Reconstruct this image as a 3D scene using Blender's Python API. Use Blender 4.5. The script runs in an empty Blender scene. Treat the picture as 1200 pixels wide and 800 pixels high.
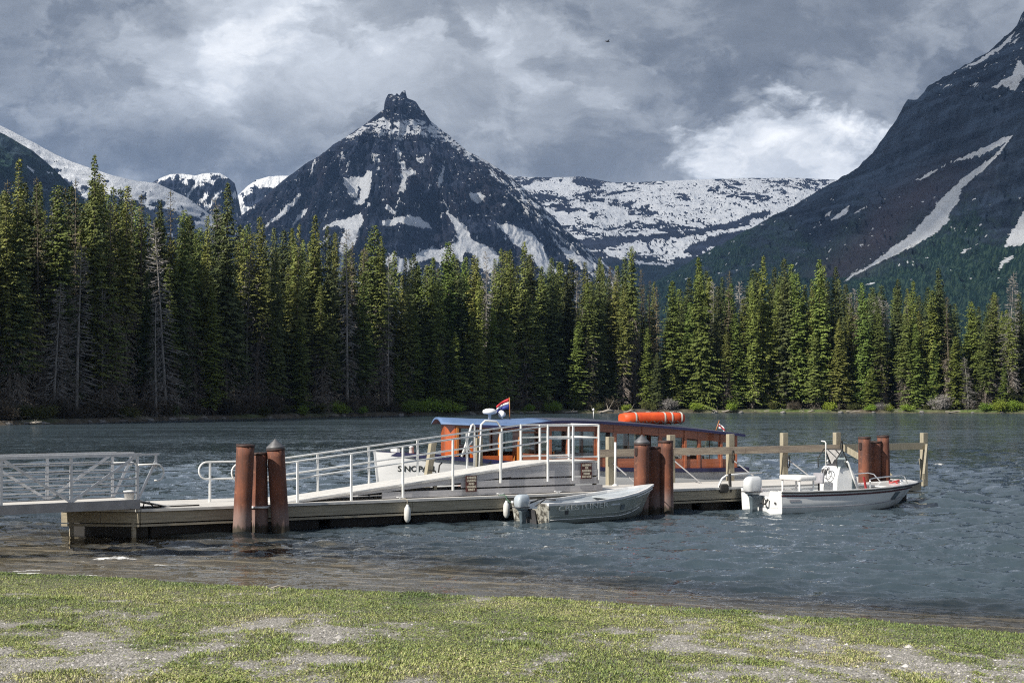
import bpy, math, random
import numpy as np
from mathutils import Vector, Matrix

# ------------------------------------------------------------ camera, sky, sun
SC = bpy.context.scene
COL = SC.collection
F, HZ, EYE = 2000.0, 460.0, 3.5          # focal length in photo pixels, horizon row, eye height over the lake
cam_d = bpy.data.cameras.new('camera')
cam = bpy.data.objects.new('camera', cam_d)
COL.objects.link(cam)
cam.location = (0, 0, EYE)
cam.rotation_euler = (math.pi / 2, 0, 0)
cam_d.sensor_width = 36.0
cam_d.lens = 36.0 * F / 1200.0
cam_d.shift_y = (HZ - 400.0) / 1200.0
cam_d.clip_start = 0.1
cam_d.clip_end = 40000.0
SC.camera = cam

SUN_EL, SUN_AZ = math.radians(37), math.radians(38)     # azimuth: from -X towards the viewer
sun_dir = Vector((-math.cos(SUN_AZ) * math.cos(SUN_EL), -math.sin(SUN_AZ) * math.cos(SUN_EL), math.sin(SUN_EL)))
sd = bpy.data.lights.new('sun', 'SUN')
sd.energy = 5.0
sd.angle = math.radians(0.55)
sd.color = (1.0, 0.93, 0.82)
sun = bpy.data.objects.new('sun', sd)
COL.objects.link(sun)
sun.rotation_euler = sun_dir.to_track_quat('Z', 'Y').to_euler()

SC.view_settings.view_transform = 'Standard'
SC.view_settings.look = 'None'
SC.view_settings.gamma = 1.0
SC.view_settings.use_curve_mapping = False
SC.view_settings.exposure = 0.50
SC.cycles.max_bounces = 8
SC.cycles.transparent_max_bounces = 12
SC.cycles.volume_bounces = 0
SC.cycles.use_denoising = False
SC.cycles.filter_width = 1.15
SC.cycles.sample_clamp_indirect = 4.0
SC.cycles.caustics_reflective = False
SC.cycles.caustics_refractive = False

W = bpy.data.worlds.new('World')
SC.world = W
W.use_nodes = True
wt = W.node_tree
wt.nodes.clear()


class NT:
    """small helper to write node trees"""
    def __init__(self, t):
        self.t = t

    def n(self, kind, **kw):
        x = self.t.nodes.new(kind)
        for k, v in kw.items():
            setattr(x, k, v)
        return x

    def put(self, sock, v):
        if v is None:
            return
        if isinstance(v, bpy.types.NodeSocket):
            self.t.links.new(v, sock)
        else:
            if sock.type == 'RGBA' and hasattr(v, '__len__') and len(v) == 3:
                v = (*v, 1)
            sock.default_value = v

    def math(self, op, a, b=None, c=None, clamp=False):
        x = self.n('ShaderNodeMath', operation=op, use_clamp=clamp)
        self.put(x.inputs[0], a)
        self.put(x.inputs[1], b)
        self.put(x.inputs[2], c)
        return x.outputs[0]

    def vec(self, op, a, b=None):
        x = self.n('ShaderNodeVectorMath', operation=op)
        self.put(x.inputs[0], a)
        self.put(x.inputs[1], b)
        return x.outputs['Value'] if op == 'DOT_PRODUCT' else x.outputs[0]

    def noise(self, v, scale, detail=4, rough=0.55, dist=0.0):
        x = self.n('ShaderNodeTexNoise')
        self.put(x.inputs['Vector'], v)
        x.inputs['Scale'].default_value = scale
        x.inputs['Detail'].default_value = detail
        x.inputs['Roughness'].default_value = rough
        x.inputs['Distortion'].default_value = dist
        return x.outputs['Fac'], x.outputs['Color']

    def ramp(self, fac, stops):
        x = self.n('ShaderNodeValToRGB')
        els = x.color_ramp.elements
        while len(els) < len(stops):
            els.new(0.5)
        for e, (p, c) in zip(els, stops):
            e.position = p
            e.color = (*c, 1) if len(c) == 3 else c
        self.put(x.inputs[0], fac)
        return x.outputs[0]

    def mix(self, fac, a, b, blend='MIX'):
        x = self.n('ShaderNodeMix', data_type='RGBA', blend_type=blend)
        self.put(x.inputs[0], fac)
        self.put(x.inputs[6], a)
        self.put(x.inputs[7], b)
        return x.outputs[2]

    def smooth(self, v, a, b):
        x = self.n('ShaderNodeMapRange', interpolation_type='SMOOTHSTEP')
        self.put(x.inputs[0], v)
        x.inputs[1].default_value = a
        x.inputs[2].default_value = b
        return x.outputs[0]

    def comb(self, x, y, z):
        c = self.n('ShaderNodeCombineXYZ')
        self.put(c.inputs[0], x); self.put(c.inputs[1], y); self.put(c.inputs[2], z)
        return c.outputs[0]

    def attr(self, name):
        return self.n('ShaderNodeAttribute', attribute_name=name).outputs['Fac']


w = NT(wt)
sky = w.n('ShaderNodeTexSky', sky_type='NISHITA', sun_disc=False)
sky.sun_elevation = SUN_EL
sky.sun_rotation = math.radians(256)
sky.air_density = 1.2
gen = w.n('ShaderNodeTexCoord').outputs['Generated']
sep = w.n('ShaderNodeSeparateXYZ')
w.put(sep.inputs[0], gen)
dx, dy, dz = sep.outputs
dyc = w.math('MAXIMUM', dy, 0.04)
tx = w.math('DIVIDE', dx, dyc)
tz = w.math('DIVIDE', dz, dyc)
flat = w.comb(tx, w.math('MULTIPLY', tz, 1.7), 0.0)          # tangent-plane direction towards the lake head
# broad fbm warp so that cloud masses have ragged borders
_, wc = w.noise(flat, 6.0, 6, 0.6)
_, wc2 = w.noise(flat, 2.3, 3, 0.5)
warp = w.vec('ADD', w.vec('MULTIPLY', w.vec('SUBTRACT', wc, (0.5, 0.5, 0.5)), (0.13, 0.10, 0)),
             w.vec('MULTIPLY', w.vec('SUBTRACT', wc2, (0.5, 0.5, 0.5)), (0.10, 0.07, 0)))
fw = w.vec('ADD', w.comb(tx, tz, 0.0), warp)


def blob(px, py, rx, ry, amp, sharp=False):
    c = ((px - 600) / F, (HZ - py) / F, 0)
    d = w.vec('MULTIPLY', w.vec('SUBTRACT', fw, c), (F / rx, F / ry, 0))
    q = w.vec('DOT_PRODUCT', d, d)
    if sharp:
        g = w.smooth(q, 1.5, 0.25)
    else:
        g = w.math('EXPONENT', w.math('MULTIPLY', q, -1.0))
    return w.math('MULTIPLY', g, amp)


n1, _ = w.noise(w.vec('ADD', gen, (1.3, 0.2, 0.7)), 3.2, 7, 0.55, 0.3)
n2, _ = w.noise(w.vec('ADD', flat, (3.1, 1.7, 0.0)), 9.0, 10, 0.66, 0.5)
n3, _ = w.noise(w.vec('ADD', flat, (7.7, 4.0, 0.0)), 22.0, 8, 0.66, 0.6)
val = w.math('ADD', 0.325, w.math('MULTIPLY', w.math('SUBTRACT', n1, 0.5), 0.22))
val = w.math('ADD', val, w.math('MULTIPLY', w.math('SUBTRACT', n2, 0.5), 0.42))
val = w.math('ADD', val, w.math('MULTIPLY', w.math('SUBTRACT', n3, 0.5), 0.26))
# shelves of cloud with a firmer, ragged edge
fs_w = w.vec('ADD', w.comb(tx, w.math('MULTIPLY', tz, 1.5), 0.0), w.vec('MULTIPLY', w.vec('SUBTRACT', wc, (0.5, 0.5, 0.5)), (0.07, 0.09, 0)))
for off, sc_, lo, hi, am in (((5.2, 8.1, 0), 7.0, 0.49, 0.57, 0.10), ((1.9, 3.4, 0), 13.0, 0.50, 0.60, 0.085), ((6.1, 0.4, 0), 10.0, 0.52, 0.58, -0.085)):
    ns_, _ = w.noise(w.vec('ADD', fs_w, off), sc_, 9, 0.6, 0.2)
    val = w.math('ADD', val, w.math('MULTIPLY', w.smooth(ns_, lo, hi), am))
SOFT = [(230, 45, 190, 95, 0.17), (430, 60, 190, 70, 0.15), (520, 130, 170, 60, 0.07), (40, 40, 100, 80, -0.13), (210, 8, 90, 24, -0.22),
        (170, 195, 260, 48, -0.20), (60, 140, 90, 24, 0.06), (640, 175, 140, 55, -0.12), (720, 60, 150, 90, -0.04),
        (1040, 80, 220, 90, -0.11), (900, 20, 260, 50, -0.02), (770, 75, 40, 28, -0.08)]
for b in SOFT:
    val = w.math('ADD', val, blob(*b))
bright = None
for b in [(895, 172, 118, 62, 0.50, True), (985, 178, 75, 40, 0.40, True), (888, 118, 46, 34, 0.33, True), (810, 140, 40, 26, 0.28, True)]:
    g = blob(*b)
    bright = g if bright is None else w.math('MAXIMUM', bright, g)
bn, _ = w.noise(w.vec('ADD', fs_w, (2.0, 9.0, 0.0)), 17.0, 10, 0.66, 0.4)
bs_ = w.math('ADD', w.math('MULTIPLY', bright, 2.0), w.math('MULTIPLY', w.math('SUBTRACT', bn, 0.5), 1.9))
val = w.math('ADD', val, w.math('MULTIPLY', w.smooth(bs_, 0.30, 1.0), w.math('ADD', 0.16, w.math('MULTIPLY', bn, 0.42))))
val = w.math('ADD', 0.33, w.math('MULTIPLY', w.math('SUBTRACT', val, 0.33), 1.28))
cloud = w.ramp(val, [(0.0, (0.105, 0.125, 0.160)), (0.22, (0.178, 0.203, 0.245)), (0.42, (0.315, 0.345, 0.390)),
                     (0.66, (0.56, 0.60, 0.66)), (0.95, (0.92, 0.94, 0.97))])
# high up, out of the picture, blue gaps open between the clouds
gap = w.math('MULTIPLY', w.smooth(dz, 0.42, 0.75), w.smooth(n1, 0.46, 0.56))
cl10 = w.mix(1.0, cloud, (9.0, 9.0, 9.0), 'MULTIPLY')
skymix = w.mix(gap, cl10, sky.outputs[0])
bg = w.n('ShaderNodeBackground')
w.put(bg.inputs[0], skymix)
bg.inputs[1].default_value = 0.10
wo = w.n('ShaderNodeOutputWorld')
wt.links.new(bg.outputs[0], wo.inputs[0])

# ------------------------------------------------------------ helpers
R = math.radians


def sx(px, Y):
    return (px - 600.0) / F * Y


def sz(py, Y):
    return EYE - (py - HZ) / F * Y


_tab = {}


def vnoise(x, y, seed=0):
    if seed not in _tab:
        _tab[seed] = np.random.RandomState(seed).rand(256, 256)
    T = _tab[seed]
    x = np.asarray(x, float); y = np.asarray(y, float)
    xi = np.floor(x).astype(int); yi = np.floor(y).astype(int)
    fx = x - xi; fy = y - yi
    fx = fx * fx * fx * (fx * (fx * 6 - 15) + 10); fy = fy * fy * fy * (fy * (fy * 6 - 15) + 10)
    a = T[xi & 255, yi & 255]; b = T[(xi + 1) & 255, yi & 255]
    c = T[xi & 255, (yi + 1) & 255]; d = T[(xi + 1) & 255, (yi + 1) & 255]
    return (a * (1 - fx) + b * fx) * (1 - fy) + (c * (1 - fx) + d * fx) * fy


def fbm(x, y, seed=0, oct=5, gain=0.5):
    s = 0; a = 1; t = 0
    for i in range(oct):
        s = s + a * (vnoise(x * 2 ** i + 17.3 * i, y * 2 ** i + 9.1 * i, seed + i) - 0.5)
        t += a; a *= gain
    return s / t * 2          # about -1..1


def ridged(x, y, seed=0, oct=5, gain=0.5):
    s = 0; a = 1; t = 0
    for i in range(oct):
        s = s + a * (1 - np.abs(2 * vnoise(x * 2 ** i + 3.3 * i, y * 2 ** i + 5.1 * i, seed + i) - 1))
        t += a; a *= gain
    return s / t


def inpoly(px, py, poly):
    r = np.zeros(px.shape, bool)
    n = len(poly)
    j = n - 1
    for i in range(n):
        xi, yi = poly[i]; xj, yj = poly[j]
        cond = ((yi > py) != (yj > py))
        with np.errstate(divide='ignore', invalid='ignore'):
            xx = (xj - xi) * (py - yi) / ((yj - yi) if yj != yi else 1e-9) + xi
        r ^= cond & (px < xx)
        j = i
    return r


def link(o, parent=None):
    COL.objects.link(o)
    if parent is not None:
        o.parent = parent
    return o


def tag(o, label, cat=None, group=None, kind=None):
    if label: o['label'] = label
    if cat: o['category'] = cat
    if group: o['group'] = group
    if kind: o['kind'] = kind
    return o


def thing(name, loc, rz, label, cat, group=None):
    o = bpy.data.objects.new(name, None)
    o.empty_display_size = 0.2
    link(o)
    o.location = loc
    o.rotation_euler = (0, 0, rz)
    return tag(o, label, cat, group)


def np_mesh(name, V, Fc, mat, parent=None, attrs=None, smooth=False, quads=True, cols=None):
    V = np.asarray(V, np.float32); Fc = np.asarray(Fc, np.int32)
    me = bpy.data.meshes.new(name)
    k = Fc.shape[1]
    me.vertices.add(len(V)); me.vertices.foreach_set('co', V.ravel())
    me.loops.add(Fc.size); me.loops.foreach_set('vertex_index', Fc.ravel())
    me.polygons.add(len(Fc))
    me.polygons.foreach_set('loop_start', np.arange(0, Fc.size, k, dtype=np.int32))
    if smooth:
        me.polygons.foreach_set('use_smooth', np.ones(len(Fc), bool))
    me.update(calc_edges=True)
    for an, av in (attrs or {}).items():
        a = me.attributes.new(an, 'FLOAT', 'POINT')
        a.data.foreach_set('value', np.asarray(av, np.float32).ravel())
    if mat: me.materials.append(mat)
    return link(bpy.data.objects.new(name, me), parent)


def grid_faces(nr, nc):
    i = np.arange(nr - 1)[:, None] * nc + np.arange(nc - 1)[None, :]
    i = i.ravel()
    return np.stack([i, i + 1, i + nc + 1, i + nc], 1)


class MB:
    """collects shapes and links them as one mesh object"""
    def __init__(self):
        self.v = []; self.f = []; self.sm = []

    def add(self, vs, fs, sm=False):
        b = len(self.v)
        self.v += [tuple(p) for p in vs]
        self.f += [tuple(b + i for i in f) for f in fs]
        self.sm += [sm] * len(fs)
        return self

    def box(self, x0, x1, y0, y1, z0, z1):
        return self.add([(x0, y0, z0), (x1, y0, z0), (x1, y1, z0), (x0, y1, z0), (x0, y0, z1), (x1, y0, z1), (x1, y1, z1), (x0, y1, z1)],
                        [(0, 3, 2, 1), (4, 5, 6, 7), (0, 1, 5, 4), (1, 2, 6, 5), (2, 3, 7, 6), (3, 0, 4, 7)])

    def bar(self, p, q, wd, ht, up=(0, 0, 1)):
        p = Vector(p); q = Vector(q)
        d = (q - p).normalized()
        u = Vector(up)
        if abs(d.dot(u)) > 0.98:
            u = Vector((0, 1, 0))
        s = d.cross(u).normalized(); t = s.cross(d).normalized()
        vs = []
        for c in (p, q):
            for a, b in ((-1, -1), (1, -1), (1, 1), (-1, 1)):
                vs.append(c + s * a * wd / 2 + t * b * ht / 2)
        return self.add(vs, [(0, 1, 2, 3), (7, 6, 5, 4), (0, 4, 5, 1), (1, 5, 6, 2), (2, 6, 7, 3), (3, 7, 4, 0)])

    def tube(self, pts, r, n=8, cap=True, radii=None):
        pts = [Vector(p) for p in pts]
        m = len(pts)
        vs = []
        prev = None
        for i, p in enumerate(pts):
            d = (pts[min(i + 1, m - 1)] - pts[max(i - 1, 0)]).normalized()
            if prev is None:
                a = Vector((0, 0, 1)) if abs(d.z) < 0.9 else Vector((1, 0, 0))
                s = d.cross(a).normalized()
            else:
                s = (prev - d * prev.dot(d)).normalized()
            prev = s
            t = d.cross(s)
            rr = radii[i] if radii else r
            for k in range(n):
                an = 2 * math.pi * k / n
                vs.append(p + (s * math.cos(an) + t * math.sin(an)) * rr)
        fs = [(i * n + k, i * n + (k + 1) % n, (i + 1) * n + (k + 1) % n, (i + 1) * n + k) for i in range(m - 1) for k in range(n)]
        self.add(vs, fs, True)
        if cap:
            b = len(self.v) - m * n
            self.f += [tuple(b + k for k in reversed(range(n))), tuple(b + (m - 1) * n + k for k in range(n))]
            self.sm += [False, False]
        return self

    def lathe(self, prof, c=(0, 0, 0), n=20, axis=None):
        """prof: (radius, height) pairs; closed with caps where the radius is not zero"""
        q = Vector(axis).to_track_quat('Z', 'Y').to_matrix() if axis else Matrix.Identity(3)
        c = Vector(c)
        vs = []
        for r, h in prof:
            for k in range(n):
                an = 2 * math.pi * k / n
                vs.append(c + q @ Vector((r * math.cos(an), r * math.sin(an), h)))
        m = len(prof)
        fs = [(i * n + k, i * n + (k + 1) % n, (i + 1) * n + (k + 1) % n, (i + 1) * n + k) for i in range(m - 1) for k in range(n)]
        self.add(vs, fs, True)
        b = len(self.v) - m * n
        self.f += [tuple(b + k for k in reversed(range(n))), tuple(b + (m - 1) * n + k for k in range(n))]
        self.sm += [False, False]
        return self

    def prism(self, poly, z0, z1):
        n = len(poly)
        vs = [(x, y, z0) for x, y in poly] + [(x, y, z1) for x, y in poly]
        fs = [tuple(reversed(range(n))), tuple(range(n, 2 * n))] + [(i, (i + 1) % n, n + (i + 1) % n, n + i) for i in range(n)]
        return self.add(vs, fs)

    def slab(self, poly, n, th):
        """a planar polygon in space given thickness th along n"""
        nn = Vector(n).normalized() * th
        k = len(poly)
        vs = [Vector(p) for p in poly] + [Vector(p) + nn for p in poly]
        fs = [tuple(reversed(range(k))), tuple(range(k, 2 * k))] + [(i, (i + 1) % k, k + (i + 1) % k, k + i) for i in range(k)]
        return self.add(vs, fs)

    def loft(self, secs, close=False, caps=True, sm=True):
        n = len(secs[0]); m = len(secs)
        vs = [p for s in secs for p in s]
        kk = n if close else n - 1
        fs = [(i * n + k, i * n + (k + 1) % n, (i + 1) * n + (k + 1) % n, (i + 1) * n + k) for i in range(m - 1) for k in range(kk)]
        self.add(vs, fs, sm)
        if caps:
            b = len(self.v) - m * n
            self.f += [tuple(b + k for k in reversed(range(n))), tuple(b + (m - 1) * n + k for k in range(n))]
            self.sm += [False, False]
        return self

    def build(self, name, mat, parent=None, bevel=0.0, label=None):
        me = bpy.data.meshes.new(name)
        me.from_pydata(self.v, [], self.f)
        me.polygons.foreach_set('use_smooth', self.sm)
        me.update()
        if mat: me.materials.append(mat)
        o = link(bpy.data.objects.new(name, me), parent)
        if bevel:
            b = o.modifiers.new('bevel', 'BEVEL')
            b.width = bevel; b.segments = 2; b.limit_method = 'ANGLE'
        if label: o['label'] = label
        return o


def rounded(cx, cy, z, hx, hy, r, n=4):
    """ring of a rounded rectangle"""
    out = []
    for qx, qy, a0 in ((1, 1, 0), (-1, 1, 90), (-1, -1, 180), (1, -1, 270)):
        for k in range(n + 1):
            a = R(a0 + 90 * k / n)
            out.append((cx + qx * (hx - r) + r * math.cos(a), cy + qy * (hy - r) + r * math.sin(a), z))
    return out


def arc(c, r, a0, a1, n, ex, ey):
    c = Vector(c); ex = Vector(ex); ey = Vector(ey)
    return [c + ex * r * math.cos(R(a0 + (a1 - a0) * k / n)) + ey * r * math.sin(R(a0 + (a1 - a0) * k / n)) for k in range(n + 1)]


def text(name, body, size, mat, parent, loc, rot, depth=0.004, align='CENTER', bold=0.0, sxy=(1, 1), label=None):
    cu = bpy.data.curves.new(name, 'FONT')
    cu.body = body; cu.size = size; cu.extrude = depth; cu.align_x = align; cu.align_y = 'CENTER'; cu.offset = bold
    cu.resolution_u = 3
    tmp = bpy.data.objects.new('text_tmp', cu)
    COL.objects.link(tmp)
    dg = bpy.context.evaluated_depsgraph_get()
    me = bpy.data.meshes.new_from_object(tmp.evaluated_get(dg))
    bpy.data.objects.remove(tmp)
    me.name = name
    me.materials.clear(); me.materials.append(mat)
    o = link(bpy.data.objects.new(name, me), parent)
    o.location = loc; o.rotation_euler = rot; o.scale = (sxy[0], sxy[1], 1)
    if label: o['label'] = label
    return o


# ------------------------------------------------------------ materials
def mat(name, c1, c2=None, scale=4.0, stretch=(1, 1, 1), rough=0.6, metal=0.0, bump=0.0, bscale=None, contrast=(0.35, 0.65), spec=None, coat=0.0, detail=6, c3=None):
    m = bpy.data.materials.new(name)
    m.use_nodes = True
    t = NT(m.node_tree)
    p = m.node_tree.nodes['Principled BSDF']
    p.inputs['Roughness'].default_value = rough
    p.inputs['Metallic'].default_value = metal
    if spec is not None: p.inputs['Specular IOR Level'].default_value = spec
    if coat: p.inputs['Coat Weight'].default_value = coat
    co = t.n('ShaderNodeTexCoord').outputs['Object']
    mp = t.vec('MULTIPLY', co, stretch)
    if c2 is None:
        c2 = tuple(x * 0.82 for x in c1)
    f, _ = t.noise(mp, scale, detail, 0.62)
    stops = [(contrast[0], c1), (contrast[1], c2)]
    if c3: stops.append((min(contrast[1] + 0.12, 1.0), c3))
    t.put(p.inputs['Base Color'], t.ramp(f, stops))
    f2, _ = t.noise(mp, scale * 5, 3, 0.6)
    t.put(p.inputs['Roughness'], t.math('ADD', rough - 0.1, t.math('MULTIPLY', f2, 0.2), clamp=True))
    if bump:
        f3, _ = t.noise(mp, bscale or scale * 4, 5, 0.6)
        b = t.n('ShaderNodeBump')
        b.inputs['Strength'].default_value = bump
        b.inputs['Distance'].default_value = 0.02
        t.put(b.inputs['Height'], f3)
        m.node_tree.links.new(b.outputs[0], p.inputs['Normal'])
    return m


M = {}
M['rust'] = mat('rusty steel', (0.19, 0.066, 0.036), (0.095, 0.040, 0.028), 2.6, (1, 1, 0.45), 0.8, 0.0, 0.3, contrast=(0.36, 0.58), c3=(0.27, 0.12, 0.07))
M['rustdark'] = mat('dark rusty steel', (0.05, 0.026, 0.022), (0.028, 0.018, 0.018), 4, rough=0.7)
M['capgrey'] = mat('grey cap metal', (0.17, 0.17, 0.18), (0.11, 0.11, 0.115), 8, rough=0.5, metal=0.4)
M['galv'] = mat('galvanised aluminium', (0.72, 0.73, 0.74), (0.58, 0.59, 0.60), 6, rough=0.45, metal=0.05)
M['whitepipe'] = mat('white painted pipe', (0.78, 0.79, 0.78), (0.66, 0.67, 0.66), 5, rough=0.4)
M['beam'] = mat('dull aluminium beam', (0.34, 0.34, 0.35), (0.25, 0.25, 0.26), 3, rough=0.5, metal=0.05)
M['deck'] = mat('weathered pale deck', (0.60, 0.58, 0.55), (0.44, 0.425, 0.40), 3.0, (0.4, 3, 1), 0.8, bump=0.2)
M['rim'] = mat('pale edge strip', (0.66, 0.65, 0.62), (0.48, 0.47, 0.45), 5, (0.6, 2, 2), rough=0.6)
M['fascia'] = mat('weathered board', (0.42, 0.375, 0.285), (0.27, 0.24, 0.18), 2.5, (0.5, 4, 8), 0.85, bump=0.3, c3=(0.14, 0.12, 0.10))
M['post'] = mat('treated timber', (0.36, 0.325, 0.245), (0.25, 0.225, 0.165), 4, (5, 5, 0.7), 0.8, bump=0.2)
M['rail'] = mat('greyed timber rail', (0.44, 0.37, 0.28), (0.26, 0.21, 0.17), 3, (0.6, 6, 6), 0.85, bump=0.3)
M['skirt'] = mat('grey painted board', (0.47, 0.465, 0.48), (0.36, 0.36, 0.375), 2.5, (0.5, 3, 7), 0.7, bump=0.15)
M['black'] = mat('black float', (0.012, 0.012, 0.013), (0.02, 0.018, 0.016), 4, rough=0.6)
M['rubber'] = mat('black rubber', (0.02, 0.02, 0.021), (0.03, 0.03, 0.03), 6, rough=0.7)
M['sign'] = mat('brown sign board', (0.085, 0.022, 0.018), (0.06, 0.018, 0.015), 5, rough=0.5)
M['cream'] = mat('cream lettering', (0.72, 0.66, 0.52), (0.6, 0.55, 0.44), 10, rough=0.6)
M['hullwhite'] = mat('white hull paint', (0.74, 0.75, 0.76), (0.60, 0.61, 0.62), 1.6, (0.5, 1, 3), 0.3, coat=0.3)
M['gelcoat'] = mat('white gelcoat', (0.78, 0.79, 0.79), (0.68, 0.69, 0.69), 2.0, rough=0.22, coat=0.4)
M['navy'] = mat('navy rub rail', (0.018, 0.020, 0.075), (0.014, 0.016, 0.05), 4, rough=0.4)
M['blueroof'] = mat('blue canvas roof', (0.115, 0.19, 0.35), (0.085, 0.145, 0.27), 1.5, rough=0.55)
M['mahog'] = mat('varnished mahogany', (0.36, 0.125, 0.062), (0.22, 0.074, 0.040), 2.2, (0.5, 3, 6), 0.28, coat=0.5)
M['mahoglit'] = mat('sunlit orange panel', (0.50, 0.115, 0.022), (0.33, 0.072, 0.016), 2.0, (3, 3, 0.5), 0.3, coat=0.5)  # lit copy of the mahogany, sunshine mixed into its orange
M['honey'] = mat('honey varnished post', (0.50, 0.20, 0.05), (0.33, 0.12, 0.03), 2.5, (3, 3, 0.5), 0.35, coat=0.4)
M['orange'] = mat('orange float cover', (0.72, 0.10, 0.018), (0.55, 0.06, 0.014), 3, rough=0.55, bump=0.2)
M['strap'] = mat('pale strap', (0.60, 0.58, 0.53), (0.45, 0.44, 0.41), 6, rough=0.7)
M['alu'] = mat('bare aluminium hull', (0.40, 0.43, 0.40), (0.28, 0.31, 0.29), 1.8, (0.6, 1, 2), 0.42, metal=0.4, c3=(0.17, 0.19, 0.18))
M['aluin'] = mat('boat interior', (0.52, 0.56, 0.60), (0.40, 0.44, 0.47), 2.5, rough=0.5, metal=0.3)
M['transom'] = mat('mottled bright aluminium', (0.72, 0.70, 0.62), (0.16, 0.15, 0.13), 7, rough=0.3, metal=0.6, bump=0.6, contrast=(0.44, 0.56))  # strong pale and dark mottling over the metal
M['cowl'] = mat('silver grey cowling', (0.47, 0.53, 0.58), (0.38, 0.43, 0.48), 3, rough=0.25, metal=0.15, coat=0.5)
M['leg'] = mat('outboard leg paint', (0.13, 0.17, 0.20), (0.09, 0.115, 0.135), 5, rough=0.4, metal=0.2)
M['cowlwhite'] = mat('pearl outboard cowling', (0.62, 0.64, 0.66), (0.52, 0.54, 0.56), 3, rough=0.22, coat=0.5)
M['chrome'] = mat('stainless tube', (0.70, 0.71, 0.72), (0.6, 0.6, 0.61), 6, rough=0.2, metal=0.9)
M['darkgrey'] = mat('dark grey plastic', (0.06, 0.06, 0.065), (0.04, 0.04, 0.045), 6, rough=0.45)
M['seat'] = mat('grey vinyl', (0.34, 0.34, 0.37), (0.26, 0.26, 0.29), 6, rough=0.5)
M['cush'] = mat('white vinyl cushion', (0.74, 0.74, 0.73), (0.64, 0.64, 0.63), 6, rough=0.45)
M['red'] = mat('red paint', (0.36, 0.03, 0.03), (0.26, 0.025, 0.025), 6, rough=0.5)
M['maroon'] = mat('maroon stripe', (0.09, 0.018, 0.025), (0.07, 0.015, 0.02), 6, rough=0.4)
M['blue'] = mat('flag blue', (0.03, 0.05, 0.28), (0.025, 0.04, 0.2), 6, rough=0.7)
M['flagwhite'] = mat('flag white', (0.75, 0.75, 0.76), (0.65, 0.65, 0.67), 6, rough=0.7)
M['flagred'] = mat('flag red', (0.50, 0.025, 0.035), (0.4, 0.02, 0.03), 6, rough=0.7)
M['ink'] = mat('dark lettering', (0.02, 0.025, 0.025), (0.025, 0.03, 0.03), 6, rough=0.5)
M['silver'] = mat('silver lettering', (0.66, 0.68, 0.66), (0.55, 0.57, 0.55), 6, rough=0.4, metal=0.2)
M['fender'] = mat('white vinyl fender', (0.66, 0.67, 0.66), (0.5, 0.5, 0.48), 5, rough=0.4)
M['rope'] = mat('grey rope', (0.34, 0.31, 0.25), (0.22, 0.20, 0.16), 20, rough=0.9)
M['darkrope'] = mat('dark rope', (0.035, 0.033, 0.032), (0.02, 0.02, 0.02), 20, rough=0.9)
M['greenrope'] = mat('green rope', (0.08, 0.16, 0.11), (0.05, 0.1, 0.07), 20, rough=0.9)
M['dome'] = mat('white plastic dome', (0.78, 0.79, 0.80), (0.68, 0.69, 0.7), 6, rough=0.35)


def glassmat():
    m = bpy.data.materials.new('window glass')
    m.use_nodes = True
    t = NT(m.node_tree)
    m.node_tree.nodes.clear()
    tr = t.n('ShaderNodeBsdfTransparent'); tr.inputs[0].default_value = (0.80, 0.86, 0.86, 1)
    gl = t.n('ShaderNodeBsdfGlossy'); gl.inputs['Roughness'].default_value = 0.03
    fr = t.n('ShaderNodeFresnel'); fr.inputs[0].default_value = 1.5
    mx = t.n('ShaderNodeMixShader')
    t.put(mx.inputs[0], t.math('ADD', fr.outputs[0], 0.06))
    m.node_tree.links.new(tr.outputs[0], mx.inputs[1]); m.node_tree.links.new(gl.outputs[0], mx.inputs[2])
    o = t.n('ShaderNodeOutputMaterial')
    m.node_tree.links.new(mx.outputs[0], o.inputs[0])
    return m


M['glass'] = glassmat()
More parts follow.
